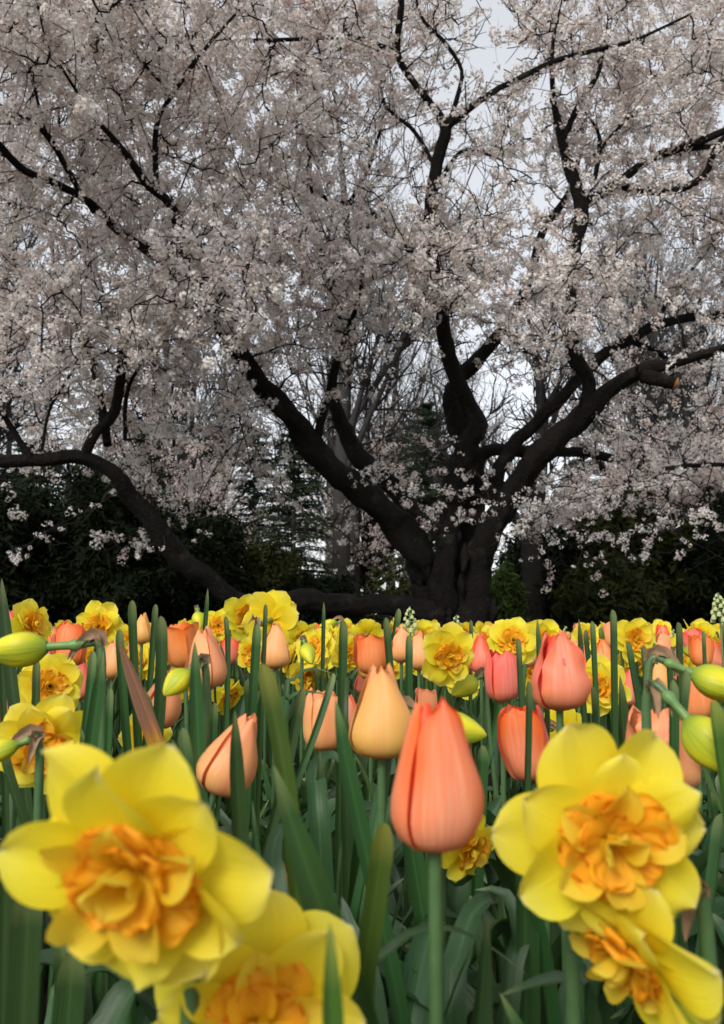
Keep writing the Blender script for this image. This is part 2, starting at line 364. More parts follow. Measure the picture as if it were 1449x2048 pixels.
def strap(mb, base, tip, width, bow=(0, 0, 0), face=None, fold=.22, blunt=True, n=15, wavy=0., broad=False, seed=0, twist=0.):
    """one leaf blade from base to tip"""
    base, tip, bow = (np.asarray(x, float) for x in (base, tip, bow)); Ln = np.linalg.norm(tip - base)
    g = np.random.default_rng(abs(int(seed)))
    t = 1 - (1 - np.linspace(0, 1, n)) ** 1.7; P4 = [base, base + np.array((0, 0, .45 * Ln)) + bow * .5, tip - (tip - base) * .28 + bow, tip]
    P = (np.outer((1 - t) ** 3, P4[0]) + np.outer(3 * t * (1 - t) ** 2, P4[1]) + np.outer(3 * t * t * (1 - t), P4[2]) + np.outer(t ** 3, P4[3]))
    T = np.gradient(P, axis=0); T /= np.linalg.norm(T, axis=1)[:, None]
    if face is None: a = g.uniform(0, 6.3); face = np.array((math.cos(a), math.sin(a), .15))
    s = np.linspace(-1, 1, 7 if broad else 5); tz = float(np.clip((3.2 if blunt else 11.) * width / Ln, .02, .8))
    if broad: w = width * np.clip(.35 + t * 2.2, 0, 1) ** .8 * np.clip(1 - t ** 2.3, 0, 1) ** .75
    elif blunt: w = width * (.75 + .25 * np.clip(t * 4, 0, 1)) * np.sqrt(np.clip(1 - np.clip((t - 1 + tz) / (tz * 1.002), 0, 1) ** 2.2, 0, 1))
    else: w = width * (.8 + .2 * np.clip(t * 4, 0, 1)) * np.clip(1 - np.clip((t - 1 + tz) / tz, 0, 1) ** 1.8, 0, 1) ** .8
    w = np.maximum(w, 1e-4)
    S0 = np.cross(T, face); S0 /= np.maximum(1e-6, np.linalg.norm(S0, axis=1))[:, None]
    N0 = np.cross(S0, T)
    a = twist * t[:, None]; Sd = S0 * np.cos(a) + N0 * np.sin(a); N = np.cross(Sd, T)
    TT, SS = np.meshgrid(t, s, indexing='ij'); p = g.uniform(0, 6.3, 2)
    off = fold * w[:, None] * (SS ** 2) * 1.6 + wavy * np.abs(SS) ** 1.6 * (np.sin(TT * 17 + p[0] + SS * .9) + .5 * np.sin(TT * 29 + p[1] - SS)) * w[:, None]
    X = P[:, None] + (SS * w[:, None])[..., None] * Sd[:, None] + off[..., None] * N[:, None]
    mb.grid(X, np.stack([TT, SS, np.full(TT.shape, g.uniform(0, 9))], -1))
def frame(z, roll=0.0, up=(0, 0, 1)):
    """4x4 rotation whose +Z is z"""
    z = Vector(z).normalized(); q = z.to_track_quat('Z', 'Y')
    return (q.to_matrix() @ Matrix.Rotation(roll, 3, 'Z')).to_4x4()
def facing(yaw, pit):
    """unit vector: yaw 0 looks at the camera side, + to the picture's right; pit + looks up"""
    y, p = math.radians(yaw), math.radians(pit)
    return np.array((math.sin(y) * math.cos(p), -math.cos(y) * math.cos(p), math.sin(p)))

DAFF_LO = []                                                     # shared bloom meshes for the smaller flowers
for i in range(7):
    sh = daffodil_sheets(100 + i, False, rnd.random())
    DAFF_LO.append((sheets_mesh([s for s in sh if s[0] == 'petal'], "perianth", M_DAFF), sheets_mesh([s for s in sh if s[0] == 'corona'], "corona", M_COR)))
TUL_LO = {}
def tulip_lo(kind, colour, ruffle, flare, v):
    k = (kind, colour, ruffle, flare, v)
    if k not in TUL_LO:
        TUL_LO[k] = sheets_mesh(tulip_sheets(hash((kind, v)) % 997 + v if False else 31 * v + len(kind), kind, False, ruffle, flare), "bloom", M_TUL[colour])
    return TUL_LO[k]
def bud_mesh(seed, fat=1.0):
    g = np.random.default_rng(abs(int(seed))); mb = MB(); nt_, ns_ = 16, 18
    t = np.linspace(0, 1, nt_); th = np.arange(ns_) / ns_ * 2 * math.pi
    r = .0140 * fat * np.sin(np.clip(t, 0, 1) ** .8 * math.pi * .93 + .12) ** .8
    r[0] = .0045; r[-1] = .001
    T, TH = np.meshgrid(t, th, indexing='ij')
    R = r[:, None] * (1 + .07 * np.cos(3 * TH + 2.2 * T + g.uniform(0, 6)) + .03 * np.cos(7 * TH + 3 * T))
    P = np.stack([R * np.cos(TH), R * np.sin(TH), .048 * T], -1)
    mb.grid(P, np.stack([T, np.sin(TH * 1.5), .5 + .5 * np.cos(3 * TH + 2.2 * T)], -1), closed=True)
    return mb.mesh("bud", M_BUD)
BUDS = [bud_mesh(i, f) for i, f in enumerate((1.0, 1.15, .9, 1.05))]

def stem_and_neck(root, o, back, top, f, sc, lean, spathe=True, thick=.0042, seed=0, nk=1.0):
    """daffodil flower tube, ovary, bent neck, stem down to the ground (world coords minus o), papery spathe"""
    g = np.random.default_rng(abs(seed) + 5)
    up = np.array((0, 0, 1.)); f = nrm(f)
    h = nrm(f - up * f[2]) if abs(f[2]) < .98 else np.array((0, -1., 0))
    p1 = back - f * .020 * sc * nk; p2 = p1 - f * .012 * sc * nk
    mb = MB(); tube(mb, np.array([back, back - f * .008 * sc * nk, p1, p1 - f * .006 * sc * nk, p2]) - o, np.array((.004, .0032, .0034, .0052, .0034)) * sc, 9)
    mb.build("neck", M_NECK, root)
    knee = p2 - h * .012 * sc * nk + up * .004 * sc - f * .004 * sc * nk
    foot = np.array((knee[0] + lean[0], knee[1] + lean[1], 0.005))
    mb = MB(); P = np.vstack([bez([p2, p2 - f * .012 * sc * nk, knee + up * .004 * sc, knee - up * .02 * sc - h * .002], 8), bez([knee - up * .02 * sc - h * .002, knee - up * .12 - h * .004, foot + up * .1, foot], 12)[1:]])
    tube(mb, P - o, np.linspace(.0032 * sc, thick, len(P)), 8, .02, seed=seed)
    st = mb.build("stem", M_STEM, root)
    if spathe:
        mb = MB(); tp = knee + up * .006 * sc
        for k in range(2):
            d = nrm(f * .6 - up * g.uniform(.2, .9) + np.array((g.uniform(-.5, .5), 0, 0)))
            strap(mb, knee - o - up * .006 * sc, tp + d * .034 * sc - o, .0055 * sc, bow=up * .012 * sc, face=nrm(np.array((g.uniform(-1, 1), -.7, .3))), fold=.5, blunt=False, n=9, wavy=.25, seed=seed + k)
        mb.build("spathe", M_SPATHE, st)
    return foot
def add_leaf(root, o, base, tip, width, mat=None, **k):
    mb = MB(); strap(mb, np.asarray(base) - o, np.asarray(tip) - o, width, **k)
    return mb.build("leaf", mat or M_DLEAF, root)
def random_leaves(root, o, foot, nleaf, hmin, hmax, seed, tulip=False, spread=.10, away=0.0):
    g = np.random.default_rng(abs(seed) + 77)
    for k in range(nleaf):
        a = g.uniform(0, 2 * math.pi); h = g.uniform(hmin, hmax)
        b = foot + np.array((math.cos(a), math.sin(a), 0)) * .012
        d = g.uniform(.25, 1) * spread
        tip = b + np.array((math.cos(a) * d, math.sin(a) * d + away, h))
        if tulip:
            add_leaf(root, o, b, tip + np.array((math.cos(a), math.sin(a), 0)) * .04, g.uniform(.013, .026), M_TLEAF, bow=np.array((0, 0, g.uniform(.0, .10))), face=np.array((-math.cos(a), -math.sin(a), .5)), fold=.35, broad=True, wavy=g.uniform(.05, .3), n=18, seed=seed * 7 + k, twist=g.uniform(-.7, .7))
        else:
            add_leaf(root, o, b, tip, g.uniform(.0040, .0064), M_DLEAF if g.random() < .85 else M_DLEAF2, bow=np.array((g.uniform(-.03, .03), g.uniform(-.03, .03), 0)), fold=g.uniform(.15, .6), blunt=g.random() < .6, seed=seed * 7 + k, twist=g.uniform(-.9, .9))

PLANTS = []                                                      # (root, foot) of every plant placed, for leaves told apart in the photo
def daffodil(px, py, size, yaw, pit, label, real=.090, roll=0., var=0, lean=(0, .02), leaves=3, hi=None, hl=None, d=None, spathe=True, group=None, loose=.4):
    d = d or F * real / size; c = at(px, py, d); sc = size * d / F / .090
    f = facing(yaw, pit); hi = size > 108 if hi is None else hi
    knee = c - f * .045 * sc
    o = np.array((knee[0] + lean[0], knee[1] + lean[1], 0.))
    root = thing("daffodil", o, label, "daffodil", group)
    M = Matrix.Translation(Vector(c - o - f * .004 * sc)) @ frame(f, math.radians(roll)) @ Matrix.Scale(sc, 4)
    if hi:
        sh = daffodil_sheets(300 + var, size > 180, loose)
        for s in sh:
            if s[0] == 'petal':
                mb = MB(); mb.grid(s[1], s[2]); mb.build("petal", M_DAFF, root).matrix_basis = M
        link("corona", sheets_mesh([s for s in sh if s[0] == 'corona'], "corona", M_COR), root, M)
    else:
        pe, co = DAFF_LO[var % len(DAFF_LO)]
        link("perianth", pe, root, M); link("corona", co, root, M)
    foot = stem_and_neck(root, o, c - f * .004 * sc, c, f, sc, lean, spathe, seed=var + int(px))
    hl = hl or (max(.16, c[2] - .14), max(.2, c[2] + .02))
    random_leaves(root, o, foot, leaves, hl[0], hl[1], int(px * 3 + py) + var)
    PLANTS.append((root, foot)); return root
def daffodil_bud(px, py, size, yaw, pit, label, nk=.4, real=.048, var=0, lean=(0, .03), leaves=3, fat=0, d=None, hl=None, spathe=True, group=None):
    d = d or F * real / size; c = at(px, py, d); sc = size * d / F / .048; f = facing(yaw, pit)
    back = c - f * .024 * sc
    o = np.array((back[0] - f[0] * .04 + lean[0], back[1] - f[1] * .04 + lean[1], 0.))
    root = thing("daffodil_bud_plant", o, label, "daffodil bud", group)
    link("bud", BUDS[var % 4], root, Matrix.Translation(Vector(back - o)) @ frame(f, var * 1.3) @ Matrix.Scale(sc, 4))
    foot = stem_and_neck(root, o, back + f * .002, back, f, max(.85, sc), lean, spathe, seed=var + int(px), nk=nk)
    hl = hl or (max(.16, c[2] - .14), max(.2, c[2] + .02))
    random_leaves(root, o, foot, leaves, hl[0], hl[1], int(px * 3 + py) + var)
    PLANTS.append((root, foot)); return root
def tulip(px, py, h, colour, label, kind='egg', real=.065, tx=0., ty=0., ruffle=0., flare=0., var=0, roll=0., wide=1., lean=(0, .01), leaves=2, hi=None, d=None, hl=None, group=None):
    """px, py is the middle of the bloom, h its height in px; tx/ty lean it to the right / to the camera (degrees)"""
    d = d or F * real / h; c = at(px, py, d); sc = h * d / F / .065; hi = h > 108 if hi is None else hi
    ax = nrm((math.sin(tx * D2R), -math.sin(ty * D2R), math.cos(tx * D2R) * math.cos(ty * D2R)))
    b = c - ax * .0325 * sc
    o = np.array((b[0] + lean[0], b[1] + lean[1], 0.))
    root = thing("tulip", o, label, "tulip", group)
    M = Matrix.Translation(Vector(b - o)) @ frame(ax, math.radians(roll)) @ Matrix.Diagonal((sc * wide, sc * wide, sc, 1))
    if hi:
        for P, A in tulip_sheets(500 + var, kind, True, ruffle, flare):
            mb = MB(); mb.grid(P, A); mb.build("petal", M_TUL[colour], root).matrix_basis = M
    else: link("bloom", tulip_lo(kind, colour, ruffle, flare, var % 5), root, M)
    foot = np.array((o[0], o[1], .005)); mb = MB()
    tube(mb, bez([b + ax * .003 - o, b - ax * .12 - o, foot + (0, 0, .12) - o, foot - o], 12), np.linspace(.0031, .0037, 12) * max(.9, sc ** .5), 9, .02)
    mb.build("stem", M_STEM, root)
    hl = hl or (max(.10, c[2] - .24), max(.16, c[2] - .12))
    random_leaves(root, o, foot, leaves, hl[0], hl[1], int(px * 3 + py) + var, True)
    PLANTS.append((root, foot)); return root
def leaf_px(tx, ty, d, bx, by, width_px, blunt=True, bow=(0, 0), mat=None, fold=.38, face=None, twist=0., db=None, label=None, broad=False, wavy=0.):
    """a leaf told apart in the photo: tip seen at tx,ty and another point lower down at bx,by; grows from the ground below"""
    tip = at(tx, ty, d); q = at(bx, by, db or d); dirn = q - tip
    k = tip[2] / max(.02, tip[2] - q[2]); base = tip + dirn * min(k, 3.0)
    if base[2] > .01: base = np.array((base[0], base[1], .01))
    root, foot = min(PLANTS, key=lambda r: np.linalg.norm(r[1][:2] - base[:2]))
    o = np.array(root.location)
    if np.linalg.norm(foot[:2] - base[:2]) < .05: base = foot + (base - foot) * .4
    lf = add_leaf(root, o, base, tip, width_px * d / F / 2, mat, bow=(bow[0], bow[1], 0), face=np.array(face or (.15, -1., .15)), fold=fold, blunt=blunt, seed=int(tx + ty), twist=twist, n=22, broad=broad, wavy=wavy)
    if label: lf['label'] = label
    return lf

# ---------------------------------------------------------------- the flowers one can tell apart
# front row
daffodil(270, 1738, 562, -10, -22, "largest double yellow daffodil with ruffled orange centre, lowest left of the front row", var=1, roll=8, leaves=0, lean=(-.01, .03), loose=1.)
daffodil(520, 2048, 470, 6, 2, "big double daffodil cut by the bottom edge behind a dark blade", var=2, roll=30, leaves=0, lean=(.0, .04), loose=.8)
daffodil(1216, 1678, 432, 3, -8, "big double yellow daffodil with ruffled orange cup at the right of the front row", var=3, roll=0, leaves=0, lean=(.01, .05), loose=.2)
daffodil(1262, 1905, 385, -66, -32, "double daffodil seen from its side, orange skirt hanging under the big right front daffodil", real=.080, var=4, roll=10, leaves=1, lean=(.03, .04), hl=(.16, .2), loose=.3)
tulip(868, 1552, 292, 'flame', "tall flame orange tulip bloom on a bare stem in the middle of the front row", var=1, roll=16, leaves=2, wide=.90, hl=(.13, .2), flare=.5)
daffodil_bud(1405, 2050, 120, 30, -30, "fat yellow daffodil bud in the bottom right corner under the sideways daffodil", var=1, leaves=0, lean=(0, .05), d=.36)
# second row
daffodil(85, 1490, 205, 18, -12, "double daffodil with gold centre above the largest daffodil, by the left edge", var=5, roll=15, leaves=3, hl=(.2, .3))
daffodil(938, 1695, 150, 32, -22, "low double daffodil half hidden behind the flame orange tulip's foot", real=.064, var=6, roll=20, leaves=2, hl=(.12, .18))
tulip(465, 1508, 168, 'peach', "peach tulip leaning right behind the largest daffodil, a green blade across it", tx=24, var=2, kind='egg', leaves=2, flare=.3)
tulip(763, 1425, 182, 'cream', "pear-shaped apricot yellow tulip left of the flame orange tulip", kind='pear', var=3, wide=1.0, leaves=2, real=.068)
tulip(646, 1440, 122, 'peach', "peach tulip with one split outer petal left of the pear-shaped tulip", kind='barrel', var=4, leaves=3, roll=30)
tulip(1117, 1343, 154, 'coral', "large ruffled coral pink tulip, tallest right of the middle", kind='egg', ruffle=1.2, var=5, wide=1.1, leaves=2, flare=.3)
tulip(1054, 1488, 146, 'flame', "orange tulip tilted left behind the right front daffodil, thin blade before it", tx=-10, kind='barrel', var=6, leaves=2, flare=.6, wide=1.0)
tulip(1328, 1498, 165, 'peach', "wide ruffled peach and yellow tulip behind the right front daffodil", kind='barrel', ruffle=1.5, var=7, wide=1.25, leaves=1, flare=.4, hl=(.15, .2))
tulip(1003, 1353, 104, 'coral', "coral tulip beside a papery spathe left of the large ruffled coral tulip", kind='barrel', var=8, roll=25, leaves=2)
tulip(412, 1318, 122, 'peach', "tall peach orange tulip with a dark green blade across it, upper left of the bed", kind='egg', var=9, tx=-6, leaves=2, flare=.2)
tulip(363, 1292, 92, 'orange', "open orange tulip touching the tall peach orange tulip's left side", kind='cup', var=10, tx=-8, leaves=2, flare=.8)
tulip(325, 1398, 118, 'peach', "orange peach tulip leaning right under a green daffodil bud", tx=14, kind='egg', var=11, leaves=2)
tulip(548, 1800, 150, 'coral', "pink tulip almost hidden between the two biggest left front daffodils", var=12, leaves=1, d=.52, tx=8, hl=(.08, .12))
daffodil(897, 1312, 128, 14, -10, "double daffodil with orange ruffles right above a nodding yellow green bud", var=8, roll=25, leaves=3)
daffodil(100, 1372, 138, 24, 2, "gold-centred daffodil just behind the daffodil at the left edge", var=9, roll=5, leaves=3)
daffodil(1197, 1372, 120, -24, -8, "yellow daffodil looking left beside the large ruffled coral tulip", var=10, roll=35, leaves=3)
daffodil(1130, 1452, 112, 120, 5, "yellow daffodil turned away just above the right front daffodil", var=11, roll=5, leaves=2, hi=True)
# back rows, left to right
daffodil(62, 1252, 112, 70, 12, "daffodil with upright petals and one dark leaf before it at the far left", var=2, roll=15, leaves=2)
daffodil(198, 1252, 98, 4, -6, "star-shaped daffodil with round orange eye against the dark shrubs on the left", var=3, roll=0, leaves=3, hi=True)
daffodil(12, 1352, 80, 60, -20, "small daffodil with drooping petals at the left edge under the long horizontal bud", var=4, leaves=2)
daffodil(290, 1470, 104, -150, 10, "pale daffodil showing its back low behind the withered brown leaf", var=5, leaves=2)
daffodil(455, 1392, 84, 60, -30, "flat sideways daffodil below the tall peach orange tulip", var=6, leaves=2)
daffodil(437, 1252, 74, 12, 5, "small yellow daffodil left of the two tall daffodils before the low bough", var=0, leaves=2)
daffodil(488, 1232, 92, 40, -5, "left one of the two tall daffodils rising in front of the low bough", var=1, roll=25, leaves=2)
daffodil(545, 1238, 122, 160, 12, "right one of the two tall daffodils before the low bough, turned away", var=12, roll=0, leaves=3)
daffodil(630, 1298, 90, -20, 18, "broad yellow daffodil behind the round green bud left of the middle", var=2, roll=12, leaves=2)
daffodil(618, 1352, 88, 8, -30, "yellow daffodil with orange centre tucked under a flat lying leaf", var=3, roll=40, leaves=2)
daffodil(737, 1264, 66, 170, 30, "yellow daffodil like a small roof above the wide orange cup tulip", var=4, leaves=2)
daffodil(1024, 1282, 106, 0, 10, "bright daffodil with pointed top petal below the grey trunk", var=5, roll=10, leaves=3, hi=True)
daffodil(1062, 1345, 80, 30, 0, "yellow daffodil squeezed behind the coral tulips, right of the middle", var=6, leaves=2)
daffodil(1052, 1396, 60, 100, 0, "small yellow daffodil just above the orange tulip tilted left", var=0, leaves=1)
daffodil(1270, 1278, 90, 10, -4, "daffodil with orange centre between upright blades before the dark right shrubs", var=1, roll=20, leaves=3)
daffodil(1208, 1272, 58, -60, 15, "daffodil showing only an arched yellow petal left of the tallest right blade", var=2, leaves=2)
daffodil(1340, 1302, 62, 30, 10, "small daffodil below a small green bud near the right edge", var=3, leaves=2)
daffodil(1440, 1285, 58, -30, 5, "daffodil cut by the right edge beneath the pale bell spike", var=4, leaves=2)
daffodil(830, 1285, 60, 20, 5, "small daffodil behind the two ruffled peach tulips in the middle", var=6, leaves=2)
tulip(143, 1290, 92, 'orange', "striped orange red tulip below the star-shaped daffodil", kind='barrel', var=1, leaves=2, flare=.4)
tulip(226, 1320, 76, 'peach', "pale peach tulip between upright blades under the star-shaped daffodil", kind='egg', var=2, leaves=2)
tulip(163, 1362, 76, 'coral', "pink tulip half hidden by blades beside the gold-centred daffodil", var=3, leaves=2)
tulip(285, 1258, 62, 'cream', "pale apricot tulip behind the tall blunt blade on the left", var=4, leaves=2)
tulip(20, 1243, 46, 'coral', "tiny red tulip tip behind the dark leaf at the far left", var=0, leaves=1)
tulip(4, 1425, 92, 'coral', "pink tulip cut by the left edge", var=1, leaves=1)
tulip(552, 1292, 92, 'peach', "peach tulip standing before the right one of the two tall daffodils", kind='egg', var=2, leaves=2, hi=True)
tulip(742, 1310, 80, 'orange', "wide orange cup tulip under the roof-like daffodil", kind='cup', var=3, wide=1.2, leaves=2)
tulip(726, 1362, 52, 'coral', "small red tulip touching the pear-shaped tulip's left shoulder", var=4, leaves=1)
tulip(698, 1425, 74, 'coral', "slim pink tulip partly behind the peach tulip with the split petal", var=0, leaves=1)
tulip(803, 1290, 72, 'peach', "left one of the two ruffled peach tulips under the pale bell spike in the middle", ruffle=1.2, var=1, leaves=2)
tulip(838, 1302, 78, 'peach', "right one of the two ruffled peach tulips under the pale bell spike in the middle", ruffle=1.2, var=2, leaves=2)
tulip(853, 1408, 60, 'peach', "small peach tulip peeping out above the flame orange tulip's tip", var=3, kind='cup', leaves=1, d=.95)
tulip(962, 1308, 80, 'flame', "orange tulip wedged between two daffodils, right of the middle", var=4, leaves=2)
tulip(1206, 1312, 70, 'orange', "orange tulip under the arched petal, left of the tallest right blade", var=0, leaves=2)
tulip(1254, 1376, 74, 'coral', "small crimson pink tulip right of the daffodil that looks left", var=1, leaves=2, tx=6)
tulip(1318, 1354, 80, 'cream', "pale peach tulip behind crossing blades near the right side", var=2, leaves=2)
tulip(1325, 1292, 60, 'peach', "frilled peach tulip right of the daffodil between upright blades", ruffle=1.2, var=3, leaves=2)
tulip(1352, 1338, 56, 'coral', "red pink tulip behind the arched neck of the upper right bud", var=4, leaves=1)
tulip(1402, 1302, 66, 'orange', "orange tulip next to a small pointed bud at the right", var=0, kind='cup', leaves=2)
tulip(1428, 1312, 62, 'flame', "orange tulip nearest to the right edge in the back rows", var=1, leaves=2)
tulip(1392, 1396, 88, 'orange', "open orange red tulip between the two big buds at the right edge", var=2, kind='cup', wide=1.15, leaves=1)
# buds
daffodil_bud(34, 1298, 122, -88, -4, "long yellow bud lying level at the left edge with a grey papery spathe", nk=.9, var=0, leaves=2, lean=(.02, .02), d=.72)
daffodil_bud(398, 1243, 44, 20, -55, "yellow green bud with a blade rising behind it, highest at the left", var=1, leaves=2)
daffodil_bud(355, 1366, 72, -50, -38, "plump yellow green bud before the orange peach leaning tulip", var=1, leaves=2, d=.62)
daffodil_bud(617, 1308, 52, 25, -45, "round yellow green bud nodding left of the middle", var=3, leaves=2)
daffodil_bud(617, 1386, 44, -20, -30, "small yellow bud above the peach tulip with the split petal", var=2, leaves=1)
daffodil_bud(657, 1249, 36, -75, -12, "little yellow bud pointing left above the rows, before the low bough", var=0, leaves=1)
daffodil_bud(929, 1374, 66, -62, -26, "yellow green bud pointing down left beside a papery spathe", var=3, leaves=2, lean=(.03, .02))
daffodil_bud(918, 1456, 112, 80, -14, "yellow bud behind the flame orange tulip, its green neck arching over to the left", nk=.8, var=0, leaves=1, d=.60, lean=(-.06, .03))
daffodil_bud(1440, 1370, 112, 72, -24, "upper one of the two big yellow buds at the right edge", nk=.8, var=3, leaves=2, d=.62)
daffodil_bud(1424, 1492, 136, 50, -48, "lower one of the two big yellow buds at the right edge, with brown spathe", nk=.8, var=1, leaves=1, d=.5)
daffodil_bud(1392, 1304, 48, 70, -6, "small pointed green bud level among the right back rows", var=2, leaves=1)
daffodil_bud(-4, 1505, 80, -60, -20, "green bud at the left edge with a long withered spathe", var=2, leaves=1, d=.6)

# leaves told apart
L = leaf_px
L(4, 1157, .80, 38, 1262, 24, blunt=False, fold=.3)
L(4, 1182, .9, 14, 1290, 14)
L(62, 1207, 1.3, 40, 1240, 9)
L(265, 1200, .85, 274, 1310, 17)
L(312, 1208, 1.1, 303, 1290, 12)
L(322, 1232, .8, 300, 1330, 24, bow=(.02, 0))
L(416, 1177, 1.3, 408, 1240, 9, blunt=False)
L(452, 1232, 1.1, 442, 1280, 10, bow=(.02, 0))
L(532, 1208, 1.0, 526, 1320, 9)
L(515, 1248, .9, 505, 1330, 18)
L(648, 1204, 1.4, 646, 1260, 8, blunt=False)
L(687, 1240, .8, 683, 1380, 18)
L(798, 1217, 1.5, 775, 1260, 13)
L(772, 1235, .85, 790, 1350, 15, bow=(.0, 0))
L(818, 1270, .9, 816, 1360, 15)
L(942, 1240, 1.5, 940, 1290, 8)
L(1036, 1275, .75, 1042, 1400, 12)
L(1075, 1237, 1.0, 1078, 1310, 11, blunt=False)
L(1158, 1238, 1.0, 1163, 1310, 12, blunt=False)
L(1184, 1242, 1.0, 1188, 1300, 12)
L(1225, 1219, .85, 1224, 1340, 15)
L(1356, 1244, .9, 1354, 1330, 15)
L(1255, 1281, .9, 1285, 1390, 14)
L(1286, 1290, .8, 1300, 1400, 16)
L(1308, 1285, 1.3, 1307, 1330, 10)
L(1336, 1300, 1.0, 1338, 1350, 13)
L(1406, 1262, 1.2, 1415, 1320, 9)
L(1447, 1243, 1.2, 1449, 1290, 10)
L(1240, 1350, .66, 1245, 1450, 26, blunt=False)
L(1094, 1372, .72, 1090, 1450, 12, blunt=False)
L(1058, 1362, .62, 1050, 1520, 14)
L(1185, 1372, .7, 1165, 1480, 13, bow=(.02, 0))
L(390, 1283, .62, 405, 1440, 27, blunt=False)
L(200, 1257, 1.0, 185, 1340, 18, blunt=False)
L(240, 1258, .85, 246, 1400, 17)
L(207, 1302, .62, 190, 1440, 27, blunt=False)
L(188, 1302, .66, 180, 1450, 17)
L(222, 1376, .62, 218, 1460, 14)
L(75, 1320, .8, 72, 1400, 16)
L(526, 1328, .42, 536, 1500, 36, mat=M_DLEAF2, bow=(.03, 0))
L(606, 1376, .62, 560, 1400, 20, blunt=True)
L(668, 1346, .7, 590, 1345, 14, bow=(0, -.02))
L(470, 1420, .50, 476, 1600, 30, blunt=False)
L(366, 1455, .5, 420, 1520, 24)
L(672, 1400, .5, 735, 1640, 34, blunt=False, fold=.3)
L(548, 1530, .36, 700, 1800, 66, bow=(.01, 0), fold=.3, blunt=False)
L(770, 1645, .38, 750, 1830, 46, mat=M_DLEAF2, fold=.2)
L(660, 1845, .25, 682, 2010, 44, mat=M_DLEAF2, blunt=False, fold=.3)
L(1000, 1985, .38, 1150, 1960, 60, blunt=False, bow=(0, 0), face=(0, -.6, .8))
L(60, 1760, .34, 50, 2000, 60, fold=.2)
L(148, 1900, .38, 130, 2040, 60, fold=.2)
L(15, 1700, .45, 12, 1900, 40)
L(805, 1560, .62, 835, 1700, 40, blunt=False)
L(1048, 1640, .5, 1050, 1850, 48)
L(1425, 1400, .48, 1440, 1560, 34, mat=M_DLEAF2, bow=(.01, 0))
L(1345, 1360, .6, 1330, 1440, 22)
L(1372, 1338, .62, 1395, 1440, 22, bow=(-.02, 0))
L(965, 1490, .85, 958, 1580, 24)
L(430, 1405, .8, 425, 1480, 16)
L(505, 1600, .5, 560, 1740, 45, broad=True, mat=M_TLEAF, wavy=.1)
L(640, 1500, .62, 655, 1600, 60, broad=True, mat=M_TLEAF, wavy=.3, blunt=False)
L(975, 1240 + 590, .42, 950, 1990, 90, broad=True, mat=M_TLEAF, wavy=.3)
def arch(pts, width_px, mat=None, wavy=.0, seed=0, face=(0, -.5, .85)):
    """a bent leaf seen as an arch between the stems; its foot stands on the ground"""
    C = np.array([[*at(x, y, d), 0] for x, y, d in pts]); C = np.vstack([[C[0, 0] + .01, C[0, 1] + .02, .01, 0], C]); C = catmull(C, .02)[:, :3]
    d = np.mean([p[2] for p in pts]); n = len(C); t = np.linspace(0, 1, n); T = np.gradient(C, axis=0); T /= np.linalg.norm(T, axis=1)[:, None]
    S0 = np.cross(T, np.asarray(face, float)); S0 /= np.linalg.norm(S0, axis=1)[:, None]; N = np.cross(S0, T)
    w = width_px * d / F / 2 * np.clip(.5 + t * 1.5, 0, 1) * np.clip(1 - t ** 3, 0, 1) ** .8 + 1e-4; s = np.linspace(-1, 1, 7); TT, SS = np.meshgrid(t, s, indexing='ij')
    off = .45 * w[:, None] * SS ** 2 + wavy * w[:, None] * np.abs(SS) ** 1.5 * np.sin(TT * 15 + SS + seed)
    root, foot = min(PLANTS, key=lambda r: np.linalg.norm(r[1][:2] - C[0, :2])); mb = MB()
    mb.grid(C[:, None] + (SS * w[:, None])[..., None] * S0[:, None] + off[..., None] * N[:, None] - np.array(root.location), np.stack([TT, SS, np.full(TT.shape, seed)], -1)); mb.build("leaf", mat or M_TLEAF, root)
arch([(735, 2040, .42), (775, 1905, .42), (870, 1855, .43), (965, 1885, .45), (1055, 1950, .46)], 30, M_DLEAF, seed=1)
arch([(900, 2040, .46), (915, 1920, .48), (945, 1830, .50), (985, 1800, .52), (1000, 1850, .53)], 70, wavy=.35, seed=2)
arch([(640, 1660, .60), (630, 1560, .62), (648, 1515, .64), (685, 1525, .64), (698, 1590, .62)], 52, wavy=.1, seed=3)
arch([(1180, 2040, .42), (1150, 1965, .41), (1080, 1965, .39), (1000, 1992, .37)], 58, seed=4)
arch([(560, 1860, .50), (545, 1720, .52), (565, 1655, .54), (610, 1650, .55)], 60, wavy=.2, seed=5)
arch([(1010, 2040, .48), (1040, 1880, .50), (1010, 1790, .52), (950, 1780, .53)], 60, wavy=.2, seed=6, face=(.3, -.6, .7))
arch([(620, 2040, .40), (600, 1920, .42), (560, 1830, .45), (500, 1815, .47)], 60, seed=7)
arch([(560, 1480, .7), (575, 1400, .72), (620, 1385, .72), (655, 1392, .70)], 26, M_DLEAF, seed=8)
arch([(570, 1440, .85), (590, 1360, .85), (625, 1338, .85), (668, 1348, .85)], 22, M_DLEAF, seed=9)
arch([(690, 1440, .75), (700, 1360, .78), (728, 1330, .80)], 26, M_DLEAF, seed=10)
wl = L(238, 1278, .60, 290, 1500, 34, blunt=False, bow=(.035, 0), twist=.35, fold=.6, label="leaf withered brown and curled at its top")
